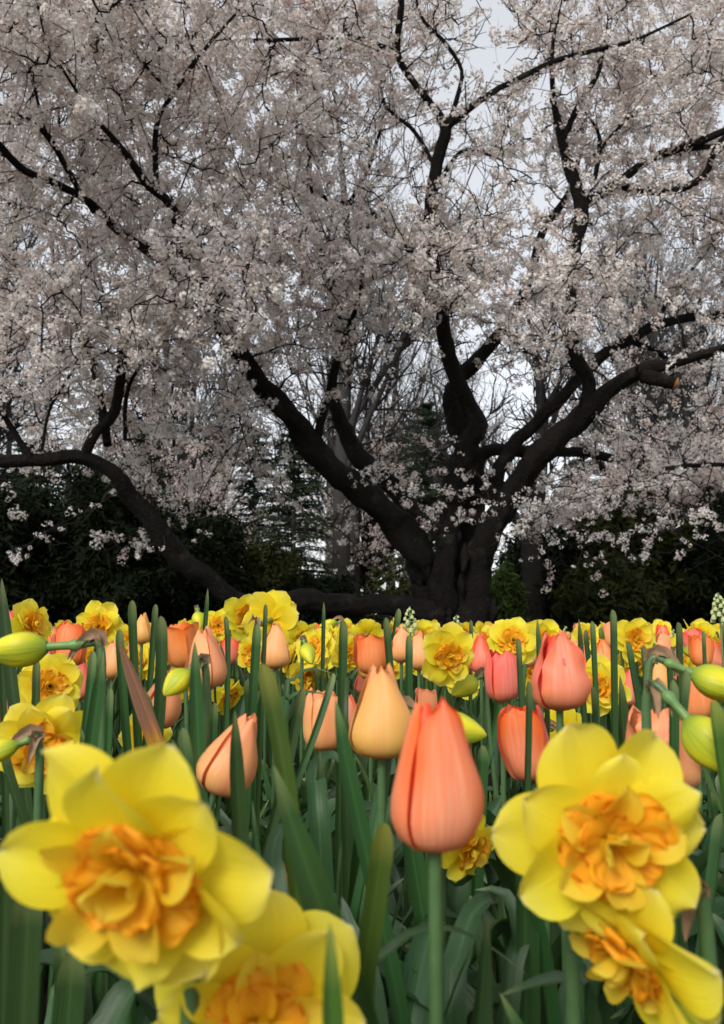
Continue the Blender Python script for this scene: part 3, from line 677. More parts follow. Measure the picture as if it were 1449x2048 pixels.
def wither(o):
    n = NT("withered_leaf"); vec, t, s, z = n.puv()
    v = n.noise(vec, 1.0, 4, sc=(2, 8, 5))
    br = n.mix(n.math('MULTIPLY_ADD', v, 2.2, -.6, clamp=True), (.12, .045, .03), (.34, .19, .11))
    f = n.math('MULTIPLY_ADD', n.noise(vec, 1.0, 2, sc=(1, 3, 2)), .12, t)
    c = n.ramp(f, [(0, (.03, .085, .04)), (.80, (.05, .12, .04)), (.84, (.45, .26, .02)), (.88, (.30, .12, .06)), (1, (.5, .28, .18))])
    c = n.mix(n.math('MULTIPLY', n.math('SUBTRACT', f, .87, clamp=True), 30, clamp=True), c, br)
    o.data.materials[0] = n.leafy(c, .6, .1, v, .5, .2)
wither(wl)

# pale bell spikes
def bell_spike(px, ytop, ybot, d, label, nb):
    top, bot = at(px, ytop, d), at(px, ybot, d); o = np.array((top[0], top[1], 0.)); H = top[2]; L_ = H - bot[2]
    root = thing("fritillary", o, label, "fritillary", "pale bell spikes above the back rows")
    g = np.random.default_rng(int(px)); mb = MB(); tube(mb, np.array([(0, 0, .0), (.004, 0, H * .5), (0, 0, H)]), (.004, .0035, .0015), 7); mb.build("stem", M_STEM, root)
    for k in range(nb):
        u = k / (nb - 1); a = k * 2.4; R = L_ * (.26 - .16 * u ** 2) ; z = bot[2] + L_ * (.02 + .94 * u)
        c = np.array((math.cos(a) * R, math.sin(a) * R, z)); mb = MB(); bs = L_ * .11 * (1 - .45 * u)
        t = np.linspace(0, 1, 7); th = np.arange(8) / 8 * 2 * math.pi
        r = bs * np.array((.15, .6, .85, .95, 1.0, 1.08, .75)); zz = -bs * 2.0 * np.array((0, .08, .3, .55, .8, 1, .9))
        X = np.stack([np.outer(r, np.cos(th)), np.outer(r, np.sin(th)), np.repeat(zz[:, None], 8, 1)], -1) + c
        mb.grid(X, np.zeros(X.shape), closed=True)
        tube(mb, np.array([(0, 0, z + bs * .6), c * .6 + np.array((0, 0, z * .4 + bs * .5)), c]), bs * .14, 5, cap=False)
        mb.build("bell", M_FRIT, root)
    for k in range(3):
        add_leaf(root, o, o + (0.004, 0, .03 + .04 * k), o + (g.uniform(-.08, .08), g.uniform(-.05, .05), g.uniform(.2, .3)), .008, M_DLEAF, blunt=False, seed=k)
bell_spike(820, 1213, 1262, 1.9, "pale green bell spike in front of the low bough, left of the trunk", 16)
bell_spike(913, 1230, 1268, 2.2, "small pale bell spike before the trunk's foot", 14)
bell_spike(948, 1258, 1280, 2.6, "tiny bell spike just right of the trunk's foot", 10)
bell_spike(1437, 1186, 1238, 1.6, "tallest pale bell spike, dense and standing alone at the right edge", 26)
bell_spike(1130, 1252, 1282, 2.5, "tiny bell spike right of the large ruffled coral tulip's tip", 9)
bell_spike(1346, 1258, 1284, 2.4, "small bell spike behind a blunt blade at the right", 9)

# ---------------------------------------------------------------- the rest of the bed: every plant its own, filling the rows
def fill_bed():
    taken = [np.array(f[:2]) for _, f in PLANTS]
    marks = [("the star-shaped daffodil on the left", 198), ("the two tall daffodils", 515), ("the roof-like daffodil", 737), ("the middle bell spike", 830),
             ("the trunk's foot", 915), ("the bright pointed daffodil", 1024), ("the large ruffled coral tulip", 1117), ("the tallest right blade", 1225), ("the right edge bell spike", 1420), ("the far left dark leaf", 40), ("the tall peach orange tulip", 390), ("the round green bud", 617)]
    g = np.random.default_rng(21); n = 0
    def ok(x, y, sep):
        for q in taken:
            if abs(q[0] - x) < sep and (q[0] - x) ** 2 + (q[1] - y) ** 2 < sep * sep: return False
        return True
    hw = lambda y: .47 * y + .16
    near = 0
    for _ in range(9000):                                        # leafy plants without blooms between the front rows
        y = g.uniform(.42, 1.6); x = g.uniform(-1, 1) * hw(y)
        qx = proj((x, y, .2))[0][0]
        if not ok(x, y, .060) or (abs(qx - 935) < 95 and y < 1.0): continue     # a gap between the clumps behind the front tulip
        taken.append(np.array((x, y))); near += 1
        tul = g.random() < .68
        px, py, _z = proj((x, y, .25)); side = "left" if px[0] < 500 else "right" if px[0] > 950 else "middle"
        root = thing("tulip_clump" if tul else "daffodil_clump", (x, y, 0), ("broad wavy tulip leaves without a bloom " if tul else "narrow daffodil blades without a bloom ") + {"left": "among the front flowers on the left", "right": "among the front flowers on the right", "middle": "around the flame orange tulip's stem"}[side], "leaf clump", "bloomless %s leaf clumps, %s of the front rows" % ("tulip" if tul else "daffodil", side))
        lim = CAMH - .10 * y - .06                               # stays below the blooms around it
        fo = np.array((x, y, .005)); o = np.array((x, y, 0.))
        if tul: random_leaves(root, o, fo, 3, lim * .45, lim * .80, 4000 + near, True, spread=.12)
        else: random_leaves(root, o, fo, 4, lim * .6, lim * .98, 4000 + near, spread=.09)
        if near >= 190: break
    k = 0
    cols = ['peach', 'flame', 'coral', 'orange', 'cream']
    names = {'peach': 'peach', 'flame': 'flame orange', 'coral': 'coral pink', 'orange': 'orange', 'cream': 'apricot yellow'}
    for _ in range(20000):
        y = .90 + 2.6 * g.random() ** .85; x = g.uniform(-1, 1) * hw(y)
        if not ok(x, y, .086): continue
        taken.append(np.array((x, y))); k += 1
        z = g.uniform(.335, .412) - .01 * (y < 1.7) - .045 * (y < 1.2); px, py, d = (float(v[0]) for v in proj((x, y, z)))
        m = min(marks, key=lambda q: abs(q[1] - px)); rel = "left behind" if px < m[1] - 25 else "right behind" if px > m[1] + 25 else "straight behind"
        row = "near back rows" if y < 1.9 else "middle back rows" if y < 2.7 else "farthest rows"
        if g.random() < .62:
            lab = "small yellow daffodil, %s, %s %s" % (row, rel, m[0])
            daffodil(px, py, F * .092 / d, float(g.normal(0, 50)), float(g.normal(-3, 14)), lab, real=.092, roll=float(g.uniform(0, 60)), var=int(g.integers(0, 7)), leaves=3, hi=False, d=d, spathe=False, hl=(.20, .40), group="small yellow daffodils of the back rows")
        else:
            c = cols[int(g.choice(5, p=[.36, .16, .18, .18, .12]))]
            lab = "small %s tulip, %s, %s %s" % (names[c], row, rel, m[0])
            tulip(px, py, F * .062 / d, c, lab, kind=('egg', 'barrel', 'cup')[int(g.integers(0, 3))], tx=float(g.normal(0, 6)), ty=float(g.normal(0, 6)), ruffle=float(g.choice([0, 0, 1.2])), var=int(g.integers(0, 5)), leaves=2, hi=False, d=d, hl=(.16, .32), group="small %s tulips of the back rows" % names[c])
        if k >= 400: break
    print("fill", near, k)
fill_bed()

# ---------------------------------------------------------------- the old cherry tree
GAP = np.array([                                                 # how much blossom hides what is behind, read off the photo every 145 x 100 px
 [.95, 1, 1, 1, .95, .75, .6, .85, 1, 1], [1, 1, 1, 1, 1, .8, .42, .8, 1, 1], [.85, .95, 1, 1, 1, .65, .6, .8, 1, 1],
 [.8, .85, .95, 1, .85, .4, .6, .8, .85, .85], [.8, .8, .95, 1, 1, .6, .5, .7, .85, .85], [.8, .9, 1, 1, 1, .95, .95, .95, .95, .9],
 [.85, .95, 1, 1, .9, .95, .95, .95, .9, .75], [.85, .95, .95, .95, .7, .45, .5, .7, .5, .5], [.6, .75, .85, .85, .3, .22, .25, .35, .45, .55],
 [.35, .55, .85, .75, .25, .3, .25, .5, .7, .7], [.4, .32, .5, .28, .25, .5, .5, .75, .7, .45], [.12, .12, .07, .03, .03, .04, .15, .45, .32, .06], [0] * 10])
def cover(px, py):
    x = np.clip(np.asarray(px) / 1449 * 9, 0, 8.999); y = np.clip(np.asarray(py) / 100.0, 0, 11.999)
    i, j = y.astype(int), x.astype(int); fy, fx = y - i, x - j
    return (GAP[i, j] * (1 - fx) + GAP[i, j + 1] * fx) * (1 - fy) + (GAP[i + 1, j] * (1 - fx) + GAP[i + 1, j + 1] * fx) * fy
LIMBS = {                                                        # x, y, radius (px of the photo), distance (m)
 'A': [(872, 1300, 60, 9.0), (866, 1210, 48, 9.0), (855, 1140, 42, 8.95), (832, 1080, 38, 8.85), (770, 1015, 35, 8.7), (690, 950, 33, 8.4), (630, 890, 30, 8.2), (580, 830, 27, 8.0), (530, 785, 25, 7.8), (485, 725, 24, 7.5), (452, 670, 21, 7.3), (425, 610, 17, 7.0), (388, 545, 14, 6.7), (348, 415, 12, 6.2), (300, 370, 11, 6.0), (240, 290, 8, 5.7), (185, 228, 5, 5.4), (120, 130, 3, 5.1)],
 'A2': [(845, 1060, 30, 9.0), (800, 1000, 25, 9.2), (735, 930, 23, 9.4), (690, 870, 21, 9.6), (668, 800, 15, 9.7), (678, 720, 10, 9.8), (712, 640, 7, 9.9), (735, 560, 4, 9.9)],
 'A3': [(632, 885, 12, 8.2), (655, 790, 8, 8.1), (682, 700, 7, 8.0), (712, 620, 6, 7.9), (730, 540, 4, 7.8)],
 'A4': [(312, 375, 8, 6.05), (312, 255, 6, 5.9), (345, 190, 6, 5.8), (395, 115, 5, 5.7), (480, 20, 3, 5.5)],
 'A5': [(345, 190, 4, 5.8), (270, 110, 4, 5.6), (190, 40, 2.5, 5.4)],
 'H': [(425, 610, 13, 7.0), (330, 530, 11, 6.8), (245, 470, 10, 6.6), (180, 410, 10, 6.4), (115, 372, 9, 6.2), (50, 345, 9, 6.0), (-10, 280, 8, 5.8), (-80, 220, 6, 5.6)],
 'H2': [(190, 425, 8, 6.45), (150, 362, 7, 6.3), (90, 265, 8, 6.1), (30, 230, 6, 5.9), (-40, 215, 5, 5.7)],
 'H3': [(90, 265, 5, 6.1), (75, 200, 4, 6.0), (50, 90, 3.5, 5.8), (60, 10, 2.5, 5.6)],
 'B': [(880, 1232, 34, 8.8), (820, 1222, 32, 8.7), (760, 1212, 30, 8.6), (700, 1210, 29, 8.5), (655, 1208, 29, 8.4), (610, 1202, 30, 8.3), (540, 1214, 26, 8.2), (470, 1195, 25, 8.05), (415, 1158, 27, 7.9), (360, 1110, 28, 7.75), (310, 1050, 27, 7.6), (258, 1000, 25, 7.5), (232, 958, 23, 7.4), (165, 920, 20, 7.3), (80, 922, 18, 7.15), (0, 920, 18, 7.0), (-90, 930, 14, 6.8), (-200, 900, 9, 6.5)],
 'B2': [(165, 920, 16, 7.3), (195, 865, 14, 7.3), (232, 825, 15, 7.3), (245, 720, 12, 7.2), (250, 660, 10, 7.1), (265, 612, 9, 7.0), (320, 606, 7, 6.9), (378, 600, 5, 6.8)],
 'B3': [(215, 890, 12, 7.4), (200, 800, 12, 7.6), (180, 700, 9, 7.8), (130, 600, 6, 8.0), (100, 480, 4, 8.1)],
 'B4': [(62, 915, 10, 7.1), (20, 850, 9, 7.0), (-20, 790, 7, 6.8), (-60, 700, 5, 6.6)],
 'B5': [(85, 900, 5, 7.15), (100, 820, 4, 7.1), (135, 760, 3, 7.0), (170, 690, 2.5, 6.9)],
 'B6': [(250, 880, 6, 7.5), (255, 790, 6, 7.5), (275, 740, 4.5, 7.4), (310, 690, 3, 7.3)],
 'C': [(885, 1300, 48, 8.9), (886, 1180, 34, 8.8), (893, 1080, 26, 8.75), (900, 985, 25, 8.7), (930, 885, 25, 8.6), (955, 845, 24, 8.5), (925, 785, 20, 8.4), (895, 700, 19, 8.3), (880, 620, 16, 8.2), (862, 500, 14, 8.0), (863, 400, 15, 7.9), (880, 310, 15, 7.8), (891, 258, 14, 7.7), (870, 215, 9, 7.6), (835, 170, 8, 7.5), (796, 105, 8, 7.4), (803, 0, 8, 7.2), (790, -120, 6, 7.0)],
 'C2': [(893, 255, 11, 7.7), (960, 200, 8, 7.6), (1030, 162, 7, 7.5), (1130, 118, 6, 7.4), (1270, 80, 4, 7.2), (1380, 30, 3, 7.0)],
 'C3': [(900, 245, 7, 7.7), (918, 190, 6, 7.7), (925, 140, 5, 7.7), (895, 90, 5, 7.6), (842, 30, 4, 7.5), (830, -60, 3, 7.4)],
 'C4': [(872, 335, 6, 7.8), (830, 262, 5, 7.9), (772, 212, 4, 8.0), (760, 150, 2.5, 8.0)],
 'C5': [(796, 105, 6, 7.4), (755, 90, 6, 7.3), (700, 75, 5, 7.2), (600, 78, 5, 7.1), (470, 80, 4, 7.0), (400, 60, 2.5, 6.9)],
 'C6': [(866, 390, 7, 7.9), (900, 330, 5, 7.9), (935, 300, 4, 7.9), (990, 315, 3, 7.9)],
 'J': [(876, 600, 13, 8.2), (832, 512, 12, 8.3), (775, 462, 11, 8.4), (718, 412, 9, 8.5), (660, 400, 6, 8.5), (600, 360, 4, 8.5)],
 'J2': [(700, 405, 6, 8.5), (735, 340, 5, 8.5), (760, 260, 4, 8.5)],
 'I': [(660, 560, 7, 8.3), (632, 480, 7, 8.2), (622, 400, 7, 8.1), (618, 200, 7, 7.9), (612, 80, 6, 7.8), (612, -40, 5, 7.7)],
 'D': [(945, 1300, 60, 9.1), (938, 1180, 46, 9.1), (936, 1080, 42, 9.15), (938, 960, 34, 9.2), (916, 850, 28, 9.3), (905, 790, 22, 9.35), (930, 745, 19, 9.4), (978, 695, 17, 9.4), (1005, 660, 14, 9.4), (1050, 575, 11, 9.4), (1090, 460, 10, 9.4), (1135, 390, 8, 9.4), (1165, 300, 5, 9.3)],
 'E': [(925, 1300, 56, 8.9), (950, 1180, 46, 8.85), (975, 1090, 34, 8.8), (1010, 1020, 29, 8.7), (1058, 935, 28, 8.5), (1110, 872, 28, 8.35), (1170, 820, 26, 8.2), (1220, 775, 20, 8.1), (1290, 742, 18, 7.9), (1340, 728, 14, 7.8), (1400, 710, 11, 7.7), (1449, 693, 9, 7.6), (1530, 660, 7, 7.4)],
 'E2': [(1172, 820, 20, 8.2), (1178, 765, 17, 8.15), (1150, 718, 19, 8.1), (1140, 640, 14, 8.05), (1145, 560, 14, 8.0), (1150, 500, 16, 7.95), (1165, 412, 17, 7.9), (1140, 320, 13, 7.8), (1125, 268, 11, 7.7), (1108, 200, 7, 7.6), (1105, 100, 5, 7.5), (1120, 20, 3, 7.4)],
 'E3': [(1165, 412, 12, 7.9), (1230, 370, 11, 7.8), (1290, 325, 11, 7.7), (1340, 302, 10, 7.6), (1400, 282, 9, 7.5), (1449, 262, 8, 7.4), (1540, 230, 6, 7.2)],
 'E4': [(1330, 303, 7, 7.6), (1390, 296, 7, 7.55), (1460, 290, 5, 7.4)],
 'E5': [(1230, 372, 7, 7.8), (1268, 376, 9, 7.7), (1340, 382, 10, 7.6), (1405, 355, 8, 7.5), (1430, 300, 6, 7.4), (1470, 250, 4, 7.3)],
 'E6': [(1128, 275, 8, 7.7), (1160, 205, 8, 7.65), (1195, 150, 6, 7.6), (1210, 60, 4, 7.5)],
 'E7': [(1190, 360, 5, 7.85), (1200, 300, 6, 7.8), (1195, 260, 4, 7.8), (1170, 225, 3, 7.75)],
 'E8': [(1200, 300, 5, 7.8), (1245, 250, 4, 7.7), (1275, 225, 3, 7.7)],
 'F': [(985, 1010, 22, 8.95), (998, 945, 20, 8.9), (1040, 880, 17, 8.9), (1090, 830, 16, 8.85), (1150, 770, 14, 8.8), (1200, 715, 13, 8.8), (1258, 680, 12, 8.75), (1310, 650, 12, 8.7), (1380, 637, 11, 8.6), (1449, 630, 10, 8.5), (1540, 610, 7, 8.3)],
 'F2': [(1258, 680, 6, 8.75), (1310, 700, 7, 8.9), (1340, 720, 5, 9.0), (1420, 735, 4, 9.1)],
 'F3': [(1310, 650, 6, 8.7), (1340, 590, 5, 8.6), (1400, 520, 4, 8.5), (1449, 450, 3, 8.4)],
 'G': [(945, 945, 22, 9.2), (965, 908, 17, 9.25), (1010, 900, 15, 9.3), (1100, 903, 13, 9.3), (1180, 908, 11, 9.3), (1250, 925, 9, 9.25), (1305, 942, 8, 9.2), (1370, 932, 6, 9.1), (1449, 928, 5, 9.0)],
 'G2': [(1290, 935, 6, 9.2), (1325, 975, 5, 9.1), (1345, 1030, 4, 9.0), (1362, 1080, 2.5, 8.9)],
}
def cherry_tree():
    o0 = at(905, 1270, 9.0); o0[2] = 0
    root = thing("cherry_tree", o0, "old dark-limbed cherry tree in full pale blossom, one bough creeping low to the left", "tree")
    g = np.random.default_rng(5); nodes = []; trunk = MB()
    for nm, L_ in LIMBS.items():
        P = np.array([list(at(x, y, d)) + [r * d / F * (.70 if nm[0] == 'B' or r >= 40 else .80)] for x, y, r, d in L_])
        if nm in 'ACDE' and len(nm) == 1: P = np.vstack([[P[0, 0] + (P[0, 0] - o0[0]) * .5, P[0, 1], -.05, P[0, 3] * 1.12], P])
        C = catmull(P, .07)
        wob = np.array([np.convolve(g.normal(0, 1, len(C) + 8), np.ones(9) / 9, 'valid') for _ in range(3)]).T
        C[:, :3] += wob * C[:, 3:4] * .55; C[0:2, :3] -= wob[0:2] * C[0:2, 3:4] * .45
        big = C[:, 3].max() > .035
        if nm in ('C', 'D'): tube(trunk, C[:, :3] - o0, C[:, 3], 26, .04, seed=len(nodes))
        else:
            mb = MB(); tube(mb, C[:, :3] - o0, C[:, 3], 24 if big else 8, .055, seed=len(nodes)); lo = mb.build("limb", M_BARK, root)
            if nm == 'B': lo['label'] = "creeping bough that runs left close above the bed and then rises"
        nodes += [tuple(c) for c in C]
    # knots and ridges on the bole
    for k in range(26):
        x, y = g.uniform(840, 985), g.uniform(1060, 1260); d = 8.62 + .3 * abs(x - 905) / 80
        c = at(x, y, d) - o0; a = g.uniform(0, 6.3); l = g.uniform(.05, .16)
        tube(trunk, np.array([c - (0, 0, l), c + (g.uniform(-.03, .03), -.03, 0), c + (g.uniform(-.03, .03), 0, l)]), np.array((.02, .05, .015)) * g.uniform(.6, 1.2), 8, .15, seed=k)
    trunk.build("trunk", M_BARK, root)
    # sawn stub
    a, b = at(1285, 750, 7.9), at(1352, 768, 7.75); mb = MB(); m_ = (a + b) / 2
    Q = catmull(np.array([[*a, .075], [*m_, .07], [*b, .066]]), .04); tube(mb, Q[:, :3] - o0, Q[:, 3], 12, .04, cap=False)
    st = mb.build("sawn_stub", M_BARK, root); ax = nrm(b - a)
    mb = MB(); tube(mb, np.array([b - ax * .01, b + ax * .004]) - o0, .064, 12, .02); mb.build("cut_face", M_CUT, st)
    # boughs that fill the crown: each grows from the nearest wood towards its own tip
    tips = []
    while len(tips) < 2500:
        x, y = g.uniform(-200, 1650), g.uniform(-140, 1170); c = float(cover(max(0, min(1449, x)), max(0, y)))
        if g.random() > c ** 1.3: continue
        d0 = 8.3 - 2.3 * np.clip((760 - y) / 800, 0, 1.2) * np.clip((1150 - x) / 900, .25, 1.1) + .3 * (y > 850)
        d = d0 + (g.uniform(-1.2, 1.6) if x < 700 else g.uniform(-.7, 1.8)) * (.5 if y > 900 else 1)
        tips.append(at(x, y, d))
    for n_, x0, x1, y0, y1, da, db in ((70, 330, 520, 440, 650, 5.7, 6.6), (34, 800, 970, 490, 625, 6.8, 7.8), (34, 1060, 1230, 520, 690, 6.8, 7.8), (36, 930, 1080, 690, 880, 9.3, 10.2), (40, 20, 300, 560, 720, 6.0, 7.0), (40, 560, 800, 400, 700, 8.6, 9.8), (26, 1080, 1449, 690, 900, 8.6, 9.8), (22, 990, 1110, 60, 270, 7.6, 8.6)):
        for _ in range(n_): tips.append(at(g.uniform(x0, x1), g.uniform(y0, y1), g.uniform(da, db)))   # boughs that cross in front of the big limbs
    NP = np.array(nodes); tips = np.array(tips)
    d0 = np.array([np.min(np.linalg.norm(NP[:, :3] - t, axis=1)) for t in tips]); tips = tips[np.argsort(d0)]
    bm_, paths = MB(), []
    for t in tips:
        D = np.linalg.norm(NP[:, :3] - t, axis=1) + 3.0 * np.maximum(0, .006 - NP[:, 3]) * 100 * .1
        i = int(np.argmin(D)); L_ = np.linalg.norm(NP[i, :3] - t)
        if L_ > 2.2 or L_ < .12: continue
        a = NP[i, :3]; side = nrm(g.normal(0, 1, 3)) * L_ * .16; up = np.array((0, 0, L_ * g.uniform(-.05, .18)))
        n = max(5, int(L_ / .10)); P = bez([a, a + (t - a) * .33 + side + up, a + (t - a) * .7 - side * .5 + up, t], n)
        P[1:-1] += g.normal(0, .012, (n - 2, 3))
        r0 = min(NP[i, 3] * .62, .009 + .011 * L_); R = np.linspace(max(r0, .0075), .0055, n)
        tube(bm_, P - o0, R, 6 if r0 > .012 else 4, cap=False)
        paths.append(P); NP = np.vstack([NP, np.column_stack([P[1:], R[1:]])])
    for nm in LIMBS:                                             # the thin ends of the big limbs carry twigs too
        P = np.array([list(at(x, y, d)) + [r * d / F] for x, y, r, d in LIMBS[nm]]); C = catmull(P, .1); C = C[C[:, 3] < .06]
        if len(C) > 4: paths.append(C[:, :3])
    bm_.build("branch_work", M_BARK, root)
    # twigs with their clusters
    tw, cl = MB(), []
    for P in paths:
        seg = np.linalg.norm(np.diff(P, axis=0), axis=1).sum(); T = np.gradient(P, axis=0)
        for s in np.arange(g.uniform(0, .1), seg, .095):
            u = s / seg * (len(P) - 1); i = min(int(u), len(P) - 2); a = P[i] + (P[i + 1] - P[i]) * (u - i); t = nrm(T[i])
            x, y, z = proj(a)
            c = float(cover(np.clip(x, 0, 1449), np.clip(y, 0, 1199))[0]) if z[0] > .5 else 0
            if g.random() > .18 + .95 * c: continue
            dr = nrm(t * g.uniform(.1, .9) + g.normal(0, .75, 3) + np.array((0, 0, .15))); L_ = g.uniform(.12, .48)
            e = a + dr * L_ + np.array((0, 0, g.uniform(-.06, .05))); m = (a + e) / 2 + g.normal(0, .025, 3); Q = bez([a, m, e], 6)
            tube(tw, Q - o0, np.linspace(.0055, .0028, 6), 3, cap=False)
            if g.random() > .15 + 1.2 * c: continue
            k = max(1, int(round(L_ / .125))); q = np.linspace(.3 if k > 1 else .8, 1, k); pts = bez([a, m, e], 24)[(q * 23).astype(int)]
            pts = np.repeat(pts, g.integers(2, 5, k), 0); tn = g.random(); cl.append(np.column_stack([pts + g.normal(0, .024, pts.shape), np.full(len(pts), tn), np.ones(len(pts))]))
    # long thin sprays hanging low before the dark shrubs
    low = [(165, 1045, 30, 1112, 7.0), (200, 1010, 90, 1062, 7.1), (330, 1095, 285, 1112, 7.3), (470, 930, 400, 1092, 7.6), (430, 940, 372, 1060, 7.5), (500, 930, 455, 1030, 7.7), (705, 1010, 560, 1100, 8.0), (730, 1120, 680, 1150, 8.2),
           (860, 1005, 700, 960, 7.9), (980, 1000, 780, 975, 7.8), (1010, 1015, 850, 1062, 7.8), (1000, 1040, 905, 1052, 7.7), (1180, 990, 985, 1090, 8.0), (1260, 1010, 1060, 1120, 8.2), (1210, 1000, 1150, 1150, 8.1), (1330, 1010, 1190, 1130, 8.3),
           (1420, 1000, 1290, 1090, 8.2), (1240, 970, 1090, 1010, 8.0), (1300, 960, 1130, 1050, 8.1), (1440, 1030, 1370, 1110, 8.3), (1160, 950, 1010, 1000, 8.0), (1380, 960, 1230, 1000, 8.2), (250, 930, 330, 1000, 7.4), (540, 870, 480, 980, 7.8), (580, 950, 520, 1010, 8.3)]
    for x0, y0, x1, y1, d in low:
        a, e = at(x0, y0, d), at(x1, y1, d - .3); i = int(np.argmin(np.linalg.norm(NP[:, :3] - a, axis=1))); s0 = NP[i, :3]
        P = np.vstack([bez([s0, (s0 + a) / 2 + (0, 0, .1), a], 8), bez([a, (a + e) / 2 + g.normal(0, .06, 3) + (0, 0, .06), e], 12)[1:]]); tube(tw, P - o0, np.linspace(.007, .0025, len(P)), 4, cap=False)
        for _ in range(int(np.linalg.norm(e - a) / .050)):
            u = g.random() ** .8; q = a + (e - a) * u + np.array((0, 0, .05 * math.sin(u * 3.1))) + g.normal(0, .05, 3) * np.array((1, 1, .55))
            j = int(g.integers(7, len(P))); tube(tw, np.array([P[7 + int(u * 11)], (P[7 + int(u * 11)] + q) / 2 + (0, 0, .015), q]) - o0, .002, 3, cap=False)
            cl.append(np.array([[*q, g.random() * .8, .55]]))
    tw.build("twig_work", M_TWIG, root)
    cl = np.concatenate(cl); x, y, z = proj(cl[:, :3]); c = cover(np.clip(x, 0, 1449), np.clip(y, 0, 1199))
    cl = cl[(g.random(len(cl)) < np.where(y > 930, .85, .06 + .78 * c)) & (z > 2.5)]
    import sys; print("clusters", len(cl), len(paths), file=sys.stderr); root["clusters"] = len(cl)
    blossom_mesh(cl[:, :3] - o0, g, cl[:, 4], tone=cl[:, 3]).build("crown", M_BLOS, root)
    return root
def flower_templates(g, K, nf, rad, size, npet=5):
    out = []
    for _ in range(K):
        V, Fq, A = [], [], []
        for f in range(nf):
            d = nrm(g.normal(0, 1, 3) + np.array((0, 0, -.25))); c = d * rad * g.uniform(.75, 1.05); n = nrm(d + g.normal(0, .28, 3))
            u = nrm(np.cross(n, (0.3, .2, .9))); v = np.cross(n, u); ro = g.uniform(0, 6.3); s = size * g.uniform(.8, 1.15); cup = g.uniform(.1, .6)
            b = len(V); V.append(c - n * s * .15); A.append((0, 1, 0))
            for k in range(npet):
                for j, (rr, h) in enumerate(((.55, .02), (1.0, cup * .5))):
                    a = ro + (k + .5 * j) * 2 * math.pi / npet
                    V.append(c + (u * math.cos(a) + v * math.sin(a)) * s * rr + n * s * h); A.append((0, .15 if j == 0 else 0, 0))
            for k in range(npet):
                Fq.append((b, b + 1 + 2 * k, b + 2 + 2 * k, b + 1 + 2 * ((k + 1) % npet)))
        out.append((np.array(V), np.array(Fq), np.array(A)))
    return out
def blossom_mesh(pts, g, sc, nf=13, K=24, rad=.044, size=.0155, npet=5, tone=None):
    mb = MB(); tm = flower_templates(g, K, nf, rad, size, npet); idx = g.integers(0, K, len(pts))
    lump = .5 + .5 * np.sin(pts[:, 0] * 1.7 + 1.3 * np.sin(pts[:, 1] * 1.9)) * np.sin(pts[:, 2] * 2.1 + pts[:, 0] * .6)
    tint = np.clip(lump * .3 + g.normal(0, .08, len(pts)) + (g.uniform(-.1, .6, len(pts)) if tone is None else tone ** 1.7 * .95 - .2), 0, 1)
    for k in range(K):
        I = np.where(idx == k)[0]
        if not len(I): continue
        Vt, Ft, At = tm[k]; n = len(I)
        q = g.normal(0, 1, (n, 4)); q /= np.linalg.norm(q, axis=1)[:, None]; w, x, y, z = q.T
        R = np.stack([1 - 2 * (y * y + z * z), 2 * (x * y - z * w), 2 * (x * z + y * w), 2 * (x * y + z * w), 1 - 2 * (x * x + z * z), 2 * (y * z - x * w), 2 * (x * z - y * w), 2 * (y * z + x * w), 1 - 2 * (x * x + y * y)], -1).reshape(n, 3, 3)
        X = np.einsum('nij,mj->nmi', R, Vt) * ((sc if np.isscalar(sc) else sc[I]) * g.uniform(.75, 1.2, n))[:, None, None] + pts[I][:, None]
        A = np.repeat(At[None], n, 0).copy(); A[..., 0] = tint[I][:, None]
        mb.add(X, (Ft[None] + (np.arange(n) * len(Vt))[:, None, None]).reshape(-1, 4), A)
    return mb
cherry_tree()

